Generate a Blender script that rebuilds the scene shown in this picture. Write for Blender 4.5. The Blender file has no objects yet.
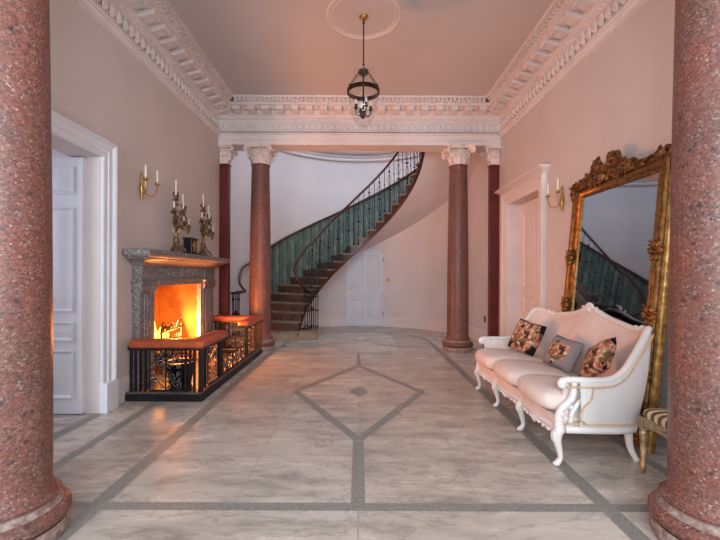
import bpy, bmesh, math, random
from math import sin, cos, pi, radians as R, sqrt, atan2
from mathutils import Vector, Matrix
random.seed(7)
scene = bpy.context.scene
COL = scene.collection
HW = 2.42          # half width of the hall
CEIL = 4.2
YA = 7.62          # centre of the apse
RA = 2.42

# ------------------------------------------------------------------ helpers
class MB:
    def __init__(s):
        s.v = []; s.f = []; s.m = []; s.cur = 0
    def add(s, vs, fs):
        b = len(s.v)
        s.v += [tuple(v) for v in vs]
        for f in fs:
            s.f.append(tuple(b + i for i in f)); s.m.append(s.cur)
    def box(s, x0, x1, y0, y1, z0, z1, fn=None):
        vs = [(x, y, z) for z in (z0, z1) for y in (y0, y1) for x in (x0, x1)]
        if fn: vs = [fn(*v) for v in vs]
        s.add(vs, [(0, 2, 3, 1), (4, 5, 7, 6), (0, 1, 5, 4), (2, 6, 7, 3), (0, 4, 6, 2), (1, 3, 7, 5)])
    def grid(s, fn, nu, nv, cu=False, cv=False):
        vs = [fn(i / (nu if cu else nu - 1), j / (nv if cv else nv - 1)) for i in range(nu) for j in range(nv)]
        fs = []
        for i in range(nu if cu else nu - 1):
            for j in range(nv if cv else nv - 1):
                a, b = i, (i + 1) % nu; c, d = j, (j + 1) % nv
                fs.append((a * nv + c, b * nv + c, b * nv + d, a * nv + d))
        s.add(vs, fs)
    def lathe(s, prof, c=(0, 0, 0), n=24, caps=True):
        vs = []
        for r, z in prof:
            for i in range(n):
                a = 2 * pi * i / n
                vs.append((c[0] + r * cos(a), c[1] + r * sin(a), c[2] + z))
        fs = []
        for k in range(len(prof) - 1):
            for i in range(n):
                j = (i + 1) % n
                fs.append((k * n + i, k * n + j, (k + 1) * n + j, (k + 1) * n + i))
        if caps:
            fs.append(tuple(range(n - 1, -1, -1)))
            fs.append(tuple((len(prof) - 1) * n + i for i in range(n)))
        s.add(vs, fs)
    def tube(s, pts, r, n=8, closed=False, sy=1.0):
        pts = [Vector(p) for p in pts]
        N = len(pts)
        rs = r if isinstance(r, (list, tuple)) else [r] * N
        vs = []; up = None
        for i, p in enumerate(pts):
            if closed: t = pts[(i + 1) % N] - pts[i - 1]
            else: t = pts[min(i + 1, N - 1)] - pts[max(i - 1, 0)]
            if t.length < 1e-9: t = Vector((0, 0, 1))
            t.normalize()
            if up is None:
                up = Vector((0, 0, 1)) if abs(t.z) < .9 else Vector((1, 0, 0))
            a = up - t * up.dot(t)
            if a.length < 1e-6: a = t.orthogonal()
            a.normalize(); up = a
            b = t.cross(a)
            for k in range(n):
                w = 2 * pi * k / n
                vs.append(p + a * (rs[i] * cos(w)) + b * (rs[i] * sy * sin(w)))
        fs = []
        for i in range(N if closed else N - 1):
            i2 = (i + 1) % N
            for k in range(n):
                k2 = (k + 1) % n
                fs.append((i * n + k, i * n + k2, i2 * n + k2, i2 * n + k))
        if not closed:
            fs.append(tuple(range(n - 1, -1, -1)))
            fs.append(tuple((N - 1) * n + k for k in range(n)))
        s.add(vs, fs)
    def bar(s, a, b, r, n=8):
        s.tube([a, b], r, n)
    def ell(s, c, rx, ry, rz, nu=10, nv=7, rot=None):
        vs = []; c = Vector(c)
        for j in range(1, nv):
            ph = pi * j / nv - pi / 2
            for i in range(nu):
                a = 2 * pi * i / nu
                vs.append(Vector((rx * cos(ph) * cos(a), ry * cos(ph) * sin(a), rz * sin(ph))))
        vs.append(Vector((0, 0, -rz))); vs.append(Vector((0, 0, rz)))
        if rot: vs = [rot @ v for v in vs]
        vs = [c + v for v in vs]
        fs = []
        for j in range(nv - 2):
            for i in range(nu):
                i2 = (i + 1) % nu
                fs.append((j * nu + i, j * nu + i2, (j + 1) * nu + i2, (j + 1) * nu + i))
        S = (nv - 1) * nu
        for i in range(nu):
            i2 = (i + 1) % nu
            fs.append((S, i2, i)); fs.append((S + 1, (nv - 2) * nu + i, (nv - 2) * nu + i2))
        s.add(vs, fs)
    def prism(s, poly, z0, z1, fn=None):
        n = len(poly)
        vs = [(x, y, z0) for x, y in poly] + [(x, y, z1) for x, y in poly]
        if fn: vs = [fn(*v) for v in vs]
        s.add(vs, [tuple(range(n - 1, -1, -1)), tuple(range(n, 2 * n))] + [(i, (i + 1) % n, n + (i + 1) % n, n + i) for i in range(n)])
    def rings(s, rings, caps=True):
        """loft through equal length rings of points"""
        n = len(rings[0]); vs = [p for r in rings for p in r]; fs = []
        for k in range(len(rings) - 1):
            for i in range(n):
                j = (i + 1) % n
                fs.append((k * n + i, k * n + j, (k + 1) * n + j, (k + 1) * n + i))
        if caps:
            fs.append(tuple(range(n - 1, -1, -1))); fs.append(tuple((len(rings) - 1) * n + i for i in range(n)))
        s.add(vs, fs)
    def build(s, name, mat, parent=None, smooth=35, bevel=0, subsurf=0):
        off = Vector((0, 0, 0))
        p = parent
        while p is not None:
            if p.parent is None: off = Vector(p.location)
            p = p.parent
        me = bpy.data.meshes.new(name)
        me.from_pydata([tuple(Vector(v) - off) for v in s.v], [], s.f)
        mats = mat if isinstance(mat, (list, tuple)) else [mat]
        for m in mats: me.materials.append(m)
        if len(mats) > 1:
            me.polygons.foreach_set('material_index', s.m)
        bm = bmesh.new(); bm.from_mesh(me)
        bmesh.ops.recalc_face_normals(bm, faces=bm.faces)
        bm.to_mesh(me); bm.free()
        if smooth:
            me.shade_smooth()
            if smooth < 180: me.set_sharp_from_angle(angle=R(smooth))
        o = bpy.data.objects.new(name, me)
        COL.objects.link(o)
        if parent is not None: o.parent = parent
        if bevel:
            b = o.modifiers.new('bevel', 'BEVEL'); b.width = bevel; b.segments = 2; b.limit_method = 'ANGLE'; b.angle_limit = R(50)
        if subsurf:
            b = o.modifiers.new('subd', 'SUBSURF'); b.levels = subsurf; b.render_levels = subsurf
        return o

def tag(o, label, cat, group=None, kind=None):
    o['label'] = label; o['category'] = cat
    if group: o['group'] = group
    if kind: o['kind'] = kind
    return o
def thing(name, loc, label, cat, group=None, kind='thing'):
    o = bpy.data.objects.new(name, None); COL.objects.link(o); o.location = loc
    o.empty_display_size = .1
    return tag(o, label, cat, group, kind)
def struct(mb, name, mat, smooth=35, bevel=0, label=None):
    o = mb.build(name, mat, None, smooth, bevel); o['kind'] = 'structure'
    if label: o['label'] = label
    return o
def copy_tree(o, parent=None):
    c = o.copy(); COL.objects.link(c)
    if parent is not None: c.parent = parent
    for ch in list(o.children): copy_tree(ch, c)
    return c
def lerp(a, b, t): return a + (b - a) * t
def interp(x, tab):
    if x <= tab[0][0]: return tab[0][1]
    for (a, va), (b, vb) in zip(tab, tab[1:]):
        if x <= b: return va + (vb - va) * (x - a) / (b - a)
    return tab[-1][1]
def spline(pts, n=6):
    """Catmull-Rom through points"""
    P = [Vector(p) for p in pts]; out = []
    for i in range(len(P) - 1):
        p0 = P[max(i - 1, 0)]; p1 = P[i]; p2 = P[i + 1]; p3 = P[min(i + 2, len(P) - 1)]
        for k in range(n):
            t = k / n
            out.append(.5 * ((2 * p1) + (p2 - p0) * t + (2 * p0 - 5 * p1 + 4 * p2 - p3) * t * t + (3 * p1 - p0 - 3 * p2 + p3) * t ** 3))
    out.append(P[-1])
    return out

# ------------------------------------------------------------------ materials
def s2l(c):
    return tuple(((x / 255) / 12.92 if x / 255 <= .04045 else ((x / 255 + .055) / 1.055) ** 2.4) for x in c) + (1,)
class NT:
    def __init__(s, name):
        s.mat = bpy.data.materials.new(name); s.mat.use_nodes = True
        s.t = s.mat.node_tree; s.b = s.t.nodes['Principled BSDF']
        s.tc = None
    def n(s, kind, **kw):
        nd = s.t.nodes.new(kind)
        for k, v in kw.items():
            if k in nd.inputs.keys(): nd.inputs[k].default_value = v
            else: setattr(nd, k, v)
        return nd
    def l(s, a, b): s.t.links.new(a, b)
    def obj(s):
        if not s.tc: s.tc = s.n('ShaderNodeTexCoord')
        return s.tc.outputs['Object']
    def mapped(s, scale=(1, 1, 1), rot=(0, 0, 0)):
        m = s.n('ShaderNodeMapping'); m.inputs['Scale'].default_value = scale; m.inputs['Rotation'].default_value = rot
        s.l(s.obj(), m.inputs['Vector']); return m.outputs['Vector']
    def noise(s, scale, detail=4, rough=.5, vec=None, dist=0):
        nd = s.n('ShaderNodeTexNoise'); nd.inputs['Scale'].default_value = scale; nd.inputs['Detail'].default_value = detail
        nd.inputs['Roughness'].default_value = rough; nd.inputs['Distortion'].default_value = dist
        s.l(vec if vec else s.obj(), nd.inputs['Vector']); return nd
    def voro(s, scale, vec=None, feature='F1', rand=1):
        nd = s.n('ShaderNodeTexVoronoi'); nd.feature = feature; nd.inputs['Scale'].default_value = scale; nd.inputs['Randomness'].default_value = rand
        s.l(vec if vec else s.obj(), nd.inputs['Vector']); return nd
    def ramp(s, fac, stops, interp='LINEAR'):
        nd = s.n('ShaderNodeValToRGB'); nd.color_ramp.interpolation = interp
        e = nd.color_ramp.elements
        while len(e) < len(stops): e.new(.5)
        for el, (p, c) in zip(e, stops):
            el.position = p; el.color = s2l(c) if len(c) == 3 else c
        s.l(fac, nd.inputs['Fac']); return nd.outputs['Color']
    def mix(s, fac, a, b, mode='MIX'):
        nd = s.n('ShaderNodeMix'); nd.data_type = 'RGBA'; nd.blend_type = mode
        for val, idx in ((fac, 0), (a, 6), (b, 7)):
            if isinstance(val, (int, float)): nd.inputs[idx].default_value = val
            elif isinstance(val, tuple): nd.inputs[idx].default_value = s2l(val) if len(val) == 3 else val
            else: s.l(val, nd.inputs[idx])
        return nd.outputs[2]
    def math(s, op, a, b=None):
        nd = s.n('ShaderNodeMath'); nd.operation = op
        for i, v in enumerate((a, b)):
            if v is None: continue
            if isinstance(v, (int, float)): nd.inputs[i].default_value = v
            else: s.l(v, nd.inputs[i])
        return nd.outputs[0]
    def bump(s, h, strength=.2, dist=.01):
        nd = s.n('ShaderNodeBump'); nd.inputs['Strength'].default_value = strength; nd.inputs['Distance'].default_value = dist
        s.l(h, nd.inputs['Height']); s.l(nd.outputs['Normal'], s.b.inputs['Normal'])
    def set(s, color=None, rough=None, metal=None, spec=None, **kw):
        I = s.b.inputs
        if color is not None:
            if isinstance(color, tuple): I['Base Color'].default_value = s2l(color)
            else: s.l(color, I['Base Color'])
        if rough is not None:
            if isinstance(rough, (int, float)): I['Roughness'].default_value = rough
            else: s.l(rough, I['Roughness'])
        if metal is not None: I['Metallic'].default_value = metal
        if spec is not None: I['Specular IOR Level'].default_value = spec
        for k, v in kw.items(): I[k].default_value = v
        return s.mat

def plain(name, c, rough=.5, metal=0, spec=.5, var=.06, scale=6, bump=0, bscale=40):
    t = NT(name)
    n = t.noise(scale, 5)
    d = tuple(max(0, x * (1 - var)) for x in c); e = tuple(min(255, x * (1 + var)) for x in c)
    col = t.ramp(n.outputs['Fac'], [(.3, d), (.7, e)])
    if bump:
        t.bump(t.noise(bscale, 4).outputs['Fac'], bump)
    return t.set(col, rough, metal, spec)

M = {}
M['wall'] = plain('pale_pink_plaster', (208, 198, 194), .75, spec=.25, var=.015, scale=1.5)
M['apse_wall'] = plain('white_plaster', (220, 211, 210), .75, spec=.25, var=.02, scale=1.5)
M['ceiling'] = plain('ceiling_plaster', (206, 200, 199), .85, spec=.15, var=.015, scale=1.2)
M['trim'] = plain('white_trim_paint', (226, 216, 213), .5, spec=.35, var=.02, scale=4)
M['door'] = plain('white_door_paint', (220, 222, 228), .42, spec=.4, var=.02, scale=3)
M['plaster'] = plain('cream_capital_plaster', (232, 216, 208), .65, spec=.3, var=.05, scale=12)
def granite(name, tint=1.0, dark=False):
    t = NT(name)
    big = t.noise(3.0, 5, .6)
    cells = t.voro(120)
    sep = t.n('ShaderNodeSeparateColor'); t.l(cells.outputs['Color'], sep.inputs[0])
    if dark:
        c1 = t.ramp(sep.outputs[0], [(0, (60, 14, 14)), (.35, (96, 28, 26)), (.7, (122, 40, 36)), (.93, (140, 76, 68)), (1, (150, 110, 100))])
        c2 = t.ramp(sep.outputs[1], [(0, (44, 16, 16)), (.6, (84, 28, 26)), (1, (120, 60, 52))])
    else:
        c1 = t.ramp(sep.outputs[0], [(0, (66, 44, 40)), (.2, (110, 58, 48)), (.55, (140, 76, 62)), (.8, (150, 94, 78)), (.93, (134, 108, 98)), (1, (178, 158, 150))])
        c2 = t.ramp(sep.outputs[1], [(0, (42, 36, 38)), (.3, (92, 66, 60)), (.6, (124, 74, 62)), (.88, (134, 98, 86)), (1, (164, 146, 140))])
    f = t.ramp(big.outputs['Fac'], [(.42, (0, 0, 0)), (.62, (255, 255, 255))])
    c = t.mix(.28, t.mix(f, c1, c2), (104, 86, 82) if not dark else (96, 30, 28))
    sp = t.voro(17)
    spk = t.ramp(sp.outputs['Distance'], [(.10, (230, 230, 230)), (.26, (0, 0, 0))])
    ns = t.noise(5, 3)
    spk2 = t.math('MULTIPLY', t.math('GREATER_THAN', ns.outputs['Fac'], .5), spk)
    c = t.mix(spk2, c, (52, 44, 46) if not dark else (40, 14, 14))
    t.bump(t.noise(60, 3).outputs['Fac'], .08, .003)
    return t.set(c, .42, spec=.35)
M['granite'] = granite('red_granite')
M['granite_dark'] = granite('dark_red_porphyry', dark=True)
t = NT('grey_base_stone')
c = t.ramp(t.noise(30, 6, .7).outputs['Fac'], [(.3, (96, 76, 72)), (.5, (150, 128, 120)), (.7, (188, 172, 164))])
M['basestone'] = t.set(c, .6, spec=.3)
def grey_mantel():
    t = NT('grey_fossil_marble')
    sep = t.n('ShaderNodeSeparateColor'); t.l(t.voro(75).outputs['Color'], sep.inputs[0])
    c1 = t.ramp(sep.outputs[0], [(0, (78, 74, 76)), (.4, (120, 116, 116)), (.8, (146, 140, 138)), (1, (196, 190, 186))])
    c = t.mix(t.ramp(t.noise(5, 5, .6).outputs['Fac'], [(.35, (60, 60, 60)), (.65, (190, 190, 190))]), c1, (106, 98, 96))
    return t.set(c, .3, spec=.5)
M['mantel'] = grey_mantel()
def marble(name, base, vein, k=1.0):
    t = NT(name)
    v = t.mapped((.6, 1.7, 1), (0, 0, -1.0))
    n1 = t.noise(2.6, 9, .66, v, .35)
    n2 = t.noise(2.2, 9, .7, v, .6)
    w = t.math('ABSOLUTE', t.math('SUBTRACT', n2.outputs['Fac'], .5))
    veins = t.ramp(w, [(0, (200, 200, 200)), (.02, (90, 90, 90)), (.06, (0, 0, 0))])
    c = t.ramp(n1.outputs['Fac'], [(.3, tuple(x * .80 for x in base)), (.48, base), (.68, tuple(min(255, x * 1.1) for x in base))])
    # slab to slab tone
    geo = t.n('ShaderNodeSeparateXYZ'); t.l(t.obj(), geo.inputs[0])
    ix = t.math('FLOOR', t.math('DIVIDE', geo.outputs[0], .7)); iy = t.math('FLOOR', t.math('DIVIDE', t.math('ADD', geo.outputs[1], .01), 1.68))
    cmb = t.n('ShaderNodeCombineXYZ'); t.l(ix, cmb.inputs[0]); t.l(iy, cmb.inputs[1])
    wn = t.n('ShaderNodeTexWhiteNoise'); t.l(cmb.outputs[0], wn.inputs['Vector'])
    tone = t.ramp(wn.outputs['Value'], [(0, (238, 234, 230)), (1, (255, 255, 255))])
    c = t.mix(1.0, c, tone, 'MULTIPLY')
    c = t.mix(t.math('MULTIPLY', veins, .75 * k), c, vein)
    rg = t.ramp(n1.outputs['Fac'], [(.3, (120, 120, 120)), (.7, (150, 150, 150))])
    return t.set(c, rg, spec=.25)
M['marble'] = marble('grey_white_marble', (193, 186, 177), (118, 106, 96))
t = NT('green_grey_stone_inlay')
M['inlay'] = t.set(t.ramp(t.noise(45, 6, .7).outputs['Fac'], [(.3, (116, 116, 112)), (.7, (156, 154, 148))]), .4, spec=.35)
M['joint'] = plain('stone_joint', (160, 150, 142), .7)
M['cream'] = plain('cream_satin', (222, 205, 197), .55, spec=.35, var=.03, scale=9, bump=.05, bscale=220)
t = NT('striped_white_fabric')
w = t.n('ShaderNodeTexWave', wave_type='BANDS', bands_direction='X'); w.inputs['Scale'].default_value = 14; w.inputs['Distortion'].default_value = .3
t.l(t.mapped((1, .8, 0)), w.inputs['Vector'])
M['stripefab'] = t.set(t.ramp(w.outputs['Fac'], [(.2, (209, 206, 204)), (.8, (216, 213, 211))]), .7, spec=.2)
t = NT('worn_white_paint')
c = t.mix(t.ramp(t.noise(26, 6, .7).outputs['Fac'], [(.62, (0, 0, 0)), (.72, (255, 255, 255))]), (224, 219, 216), (186, 172, 160))
t.bump(t.noise(40, 4).outputs['Fac'], .15, .004)
M['whitepaint'] = t.set(c, .42, spec=.45)
M['tanpipe'] = plain('tan_braid', (206, 170, 136), .7, var=.1, scale=80)
def gilt(name, a, b, c3, rough=.38):
    t = NT(name)
    c = t.ramp(t.noise(22, 6, .7).outputs['Fac'], [(.28, a), (.5, b), (.74, c3)])
    t.bump(t.noise(55, 4).outputs['Fac'], .35, .004)
    return t.set(c, rough, .75, .5)
M['gilt'] = gilt('old_gilt', (70, 46, 24), (132, 94, 48), (188, 148, 90))
M['gilt_dark'] = gilt('dark_carved_gilt', (52, 34, 20), (118, 78, 42), (196, 158, 116), .5)
M['gilt_pale'] = gilt('worn_silvery_gilt', (120, 92, 60), (180, 152, 116), (222, 206, 184), .45)
M['ormolu'] = gilt('dull_ormolu', (58, 46, 30), (120, 98, 64), (196, 178, 146), .5)
M['brass'] = gilt('aged_brass', (120, 88, 44), (186, 146, 82), (214, 180, 116), .32)
M['bronze'] = plain('dark_bronze', (58, 44, 36), .4, .8, var=.2, scale=20)
M['iron'] = plain('black_iron', (22, 20, 22), .45, .3, var=.2, scale=20)
M['iron_grey'] = plain('steel_scrollwork', (112, 108, 106), .4, .7, var=.2, scale=30)
M['leather'] = plain('orange_brown_leather', (176, 82, 52), .42, spec=.45, var=.12, scale=14, bump=.15, bscale=90)
M['candle'] = plain('ivory_wax', (240, 230, 212), .5, var=.02)
M['black'] = plain('black_slate', (20, 19, 20), .3, var=.2)
M['wood'] = plain('dark_walnut', (92, 68, 56), .42, var=.25, scale=12)
M['rail'] = plain('mahogany_rail', (74, 42, 30), .35, var=.2, scale=14)
M['tread'] = plain('worn_tread', (126, 105, 92), .55, var=.2, scale=10)
M['stonestep'] = plain('beige_stone_step', (158, 138, 112), .6, var=.12, scale=12)
t = NT('green_painted_panelling')
n1 = t.noise(9, 6, .65, t.mapped((1, 1, .35)))
M['green'] = t.set(t.ramp(n1.outputs['Fac'], [(.3, (76, 92, 85)), (.5, (103, 121, 112)), (.7, (138, 150, 141))]), .5, spec=.35)
M['greenline'] = plain('dark_panel_joint', (40, 50, 46), .6)
M['soot'] = plain('fire_clay', (138, 92, 48), .9, spec=.1, var=.14, scale=7, bump=.3, bscale=20)
M['hearthstone'] = plain('dark_hearthstone', (66, 58, 54), .5, var=.2, scale=12)
M['log'] = plain('charred_log', (46, 34, 28), .9, var=.35, scale=20, bump=.5, bscale=30)
M['darkmetal'] = plain('dark_switch', (30, 26, 26), .5)
t = NT('mirror_glass'); M['mirror'] = t.set((172, 178, 184), .03, 1.0)
def glassmat():
    t = NT('thin_clear_glass')
    out = t.t.nodes['Material Output']
    lw = t.n('ShaderNodeLayerWeight'); lw.inputs['Blend'].default_value = .25
    tr = t.n('ShaderNodeBsdfTransparent'); tr.inputs[0].default_value = (.96, .97, .97, 1)
    gl = t.n('ShaderNodeBsdfGlossy'); gl.inputs['Roughness'].default_value = .03
    mx = t.n('ShaderNodeMixShader')
    f = t.math('ADD', t.math('MULTIPLY', lw.outputs['Facing'], .35), .03)
    t.l(f, mx.inputs[0]); t.l(tr.outputs[0], mx.inputs[1]); t.l(gl.outputs[0], mx.inputs[2])
    t.l(mx.outputs[0], out.inputs['Surface'])
    return t.mat
M['glass'] = glassmat()
def emis(name, c, s):
    t = NT(name); t.b.inputs['Emission Color'].default_value = s2l(c); t.b.inputs['Emission Strength'].default_value = s
    return t.set((0, 0, 0), 1)
M['flame'] = emis('flame', (255, 158, 46), 9)
M['ember'] = emis('ember', (255, 90, 20), 3)
M['daylight'] = emis('daylight_pane', (226, 236, 255), 2.0)
def floral(name, ground, mid=.16):
    t = NT(name)
    mp = t.obj()
    warp = t.noise(26, 2, .5, mp)
    add = t.n('ShaderNodeVectorMath', operation='ADD'); sc = t.n('ShaderNodeVectorMath', operation='SCALE'); sc.inputs['Scale'].default_value = .03
    t.l(warp.outputs['Color'], sc.inputs[0]); t.l(mp, add.inputs[0]); t.l(sc.outputs[0], add.inputs[1])
    v = t.voro(30, add.outputs[0])
    sep = t.n('ShaderNodeSeparateColor'); t.l(v.outputs['Color'], sep.inputs[0])
    col = t.ramp(sep.outputs[0], [(0, (136, 124, 92)), (.14, (222, 190, 150)), (.38, (206, 122, 112)), (.52, (240, 196, 178)), (.74, (92, 66, 56)), (.84, (246, 226, 196))], 'CONSTANT')
    shade = t.ramp(v.outputs['Distance'], [(0, (255, 255, 255)), (.55, (190, 170, 160))])
    col = t.mix(1.0, col, shade, 'MULTIPLY')
    g = t.n('ShaderNodeVectorMath', operation='LENGTH'); fl = t.n('ShaderNodeVectorMath', operation='MULTIPLY'); fl.inputs[1].default_value = (1, 1, 0)
    t.l(mp, fl.inputs[0]); t.l(fl.outputs[0], g.inputs[0])
    nn = t.noise(14, 3, .5, mp)
    rad = t.math('ADD', g.outputs['Value'], t.math('MULTIPLY', t.math('SUBTRACT', nn.outputs['Fac'], .5), .2))
    inside = t.math('LESS_THAN', rad, mid)
    c = t.mix(inside, ground, col)
    t.bump(t.noise(300, 2).outputs['Fac'], .2, .002)
    return t.set(c, .85, spec=.15)
M['floral_dark'] = floral('dark_floral_needlepoint', (34, 25, 25), .18)
M['floral_grey'] = floral('grey_floral_needlepoint', (140, 132, 132), .105)
t = NT('striped_seat_fabric')
w = t.n('ShaderNodeTexWave', wave_type='BANDS', bands_direction='Y'); w.inputs['Scale'].default_value = 5.2
t.l(t.obj(), w.inputs['Vector'])
M['stripeseat'] = t.set(t.ramp(w.outputs['Fac'], [(.42, (222, 208, 180)), (.52, (120, 84, 44))]), .6, spec=.3)

# ------------------------------------------------------------------ floor
mb = MB(); mb.box(-4.6, 2.9, -3.3, 10.3, -.08, 0)
struct(mb, 'floor', M['marble'], 0)
mb = MB()
def strip(x0, y0, x1, y1, w, z=.0012, m=None):
    d = Vector((x1 - x0, y1 - y0, 0)); n = Vector((-d.y, d.x, 0)).normalized() * (w / 2)
    a = Vector((x0, y0, 0)); b = Vector((x1, y1, 0))
    P = [a - n, b - n, b + n, a + n]
    (m or mb).add([(p.x, p.y, z) for p in P], [(0, 1, 2, 3)])
def polystrip(pts, w, m=None, z=.0016):
    m = m or mb
    P = [Vector((x, y, 0)) for x, y in pts]; L = []
    for i, p in enumerate(P):
        t_ = (P[min(i + 1, len(P) - 1)] - P[max(i - 1, 0)]).normalized()
        n = Vector((-t_.y, t_.x, 0)) * (w / 2)
        L += [(p.x - n.x, p.y - n.y, z), (p.x + n.x, p.y + n.y, z)]
    m.add(L, [(2 * i, 2 * i + 2, 2 * i + 3, 2 * i + 1) for i in range(len(P) - 1)])
strip(-2.42, 2.19, 2.42, 2.19, .075, .0011)
for x in (-1.47, 1.40): strip(x, -1, x, 7.0, .095, .0024)
for x in (-2.05, 2.05): strip(x, 2.23, x, 7.2, .08, .0014)
strip(-2.43, 2.5, -2.43, 3.95, .1, .0013)
strip(0, 2.2, 0, 3.06, .082, .0016)
strip(0, 5.60, 0, 6.5, .06, .0016)
dm = [(0, 3.08), (.708, 4.37), (0, 5.62), (-.708, 4.37)]
for q_, (a, b) in enumerate(zip(dm, dm[1:] + dm[:1])): strip(a[0], a[1], b[0], b[1], .075, .0020 + .0003 * q_)
mb.add([(0, 4.17, .004), (.105, 4.37, .004), (0, 4.58, .004), (-.105, 4.37, .004)], [(0, 1, 2, 3)])
strip(-2.3, 6.52, 2.3, 6.52, .035, .0009)
# stair hall inlay: rounded corners and an ogee
for s in (-1, 1):
    arc = [(s * 1.40, 6.95)] + [(s * (1.40 - .0 * i), 6.95 + .2 * i) for i in range(1, 5)]
    arc += [(s * (1.40 - .3 * (1 - cos(a))), 7.75 + .55 * sin(a)) for a in [R(10 * i) for i in range(1, 7)]]
    arc += [(s * 1.05, 8.4), (s * .8, 8.75), (s * .45, 9.0), (s * .0, 9.1)]
    polystrip(arc, .06)
    polystrip([(s * x, y) for x, y in ((0, 7.85), (.12, 7.84), (.24, 7.75), (.36, 7.5), (.5, 7.25), (.65, 7.15), (1.0, 7.12), (1.4, 7.12))], .035)
struct(mb, 'trim_1', M['inlay'], 0)
mb = MB()
for x in (-.7, .7): strip(x, 2.23, x, 4.33, .006, .0008); strip(x, 4.42, x, 6.5, .006, .0008)
strip(0, 3.2, 0, 4.15, .005, .0008); strip(0, .4, 0, 2.15, .006, .0008); strip(0, 6.55, 0, 7.8, .008, .0008)
for y in (2.72,): strip(-1.42, y, -.05, y, .006, .0008); strip(.05, y, 1.35, y, .006, .0008)
for s in (-1, 1): strip(s * .72, 4.37, s * 2.3, 4.37, .014, .0008)
for y in (3.45, 5.2): strip(-1.42, y, -.75, y, .006, .0008); strip(.72, y, 1.35, y, .006, .0008)
struct(mb, 'trim_2', M['joint'], 0)

# ------------------------------------------------------------------ walls
def wall_box(mb, xa, xb, y0, y1, z1, openings):
    ys = sorted(openings)
    y = y0
    for (a, b, zt) in ys:
        mb.box(xa, xb, y, a, 0, z1)
        mb.box(xa, xb, a, b, zt, z1)
        y = b
    mb.box(xa, xb, y, y1, 0, z1)
mb = MB(); wall_box(mb, -HW - .28, -HW, -3.0, 7.0, CEIL, [(2.75, 3.65, 2.40), (4.45, 5.85, 1.22)]); struct(mb, 'wall_left', M['wall'], 0)
mb = MB(); wall_box(mb, HW, HW + .3, -3.0, 7.0, CEIL, [(5.2, 6.34, 2.47)]); struct(mb, 'wall_right', M['wall'], 0)
# stair hall wall: straight cheeks and a half round
mb = MB()
def apse_pts(r, n=48):
    return [(r, 7.0)] + [(r * cos(pi * i / n), YA + r * sin(pi * i / n)) for i in range(n + 1)] + [(-r, 7.0)]
pi_, po_ = apse_pts(RA), apse_pts(RA + .2)
for z0, z1 in ((0, 6.6),):
    n = len(pi_)
    vs = [(x, y, z0) for x, y in pi_] + [(x, y, z1) for x, y in pi_] + [(x, y, z0) for x, y in po_] + [(x, y, z1) for x, y in po_]
    fs = []
    for i in range(n - 1):
        fs += [(i, i + 1, n + i + 1, n + i), (2 * n + i + 1, 2 * n + i, 3 * n + i, 3 * n + i + 1), (n + i, n + i + 1, 3 * n + i + 1, 3 * n + i)]
    mb.add(vs, fs)
struct(mb, 'wall_back', M['apse_wall'], 40)
mb = MB(); mb.box(-2.62, 2.62, 6.98, 7.04, CEIL - .02, 6.6); struct(mb, 'wall_upper', M['apse_wall'], 0)
# entrance vestibule behind the camera
mb = MB()
W1, W2 = (-1.95, -.95), (.95, 1.95)
yv0, yv1 = -3.3, -3.0
for a, b in ((-HW, W1[0]), (W1[1], -.6), (.6, W2[0]), (W2[1], HW)): mb.box(a, b, yv0, yv1, 0, CEIL)
for a, b in (W1, W2): mb.box(a, b, yv0, yv1, 0, .75); mb.box(a, b, yv0, yv1, 3.3, CEIL)
mb.box(-.6, .6, yv0, yv1, 2.4, 2.55); mb.box(-.6, .6, yv0, yv1, 3.3, CEIL)
struct(mb, 'wall_front', M['wall'], 0)
k = 1
for a, b, z0, z1 in ((W1[0], W1[1], .75, 3.3), (W2[0], W2[1], .75, 3.3), (-.6, .6, 2.55, 3.3)):
    mb = MB(); mb.box(a, b, -3.17, -3.16, z0, z1); o = struct(mb, 'window_%d' % k, M['daylight'], 0)
    fr = MB(); w_ = .05
    fr.box(a, a + w_, -3.2, -3.1, z0, z1); fr.box(b - w_, b, -3.2, -3.1, z0, z1); fr.box(a, b, -3.2, -3.1, z0, z0 + w_); fr.box(a, b, -3.2, -3.1, z1 - w_, z1)
    fr.box((a + b) / 2 - .018, (a + b) / 2 + .018, -3.19, -3.12, z0, z1); fr.box(a, b, -3.19, -3.12, (z0 + z1) / 2 - .018, (z0 + z1) / 2 + .018)
    fr.build('window_frame', M['trim'], o, 0)
    k += 1
mb = MB(); mb.box(-.6, .6, -3.2, -3.14, 0, 2.4); struct(mb, 'door_4', M['door'], 0)
# small room beyond the open door on the left
mb = MB(); mb.box(-4.6, -4.5, 1.4, 4.7, 0, 3.2); mb.box(-4.5, -2.7, 1.4, 1.5, 0, 3.2); mb.box(-4.5, -2.95, 4.2, 4.3, 0, 3.2); mb.box(-4.6, -2.7, 1.4, 4.3, 3.2, 3.3)
struct(mb, 'wall_beyond', M['apse_wall'], 0)
# ceilings
mb = MB(); mb.box(-HW - .28, HW + .3, -3.3, 7.0, CEIL, CEIL + .1); struct(mb, 'ceiling', M['ceiling'], 0)
mb = MB()
mb.box(-2.65, -1.2, 6.95, 10.3, 6.6, 6.7); mb.box(1.2, 2.65, 6.95, 10.3, 6.6, 6.7); mb.box(-1.2, 1.2, 6.95, 7.4, 6.6, 6.7); mb.box(-1.2, 1.2, 9.5, 10.3, 6.6, 6.7)
struct(mb, 'ceiling_stairwell', M['apse_wall'], 0)
mb = MB(); mb.box(-1.2, 1.2, 7.4, 9.5, 6.66, 6.68); struct(mb, 'window_4', M['daylight'], 0)

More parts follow.
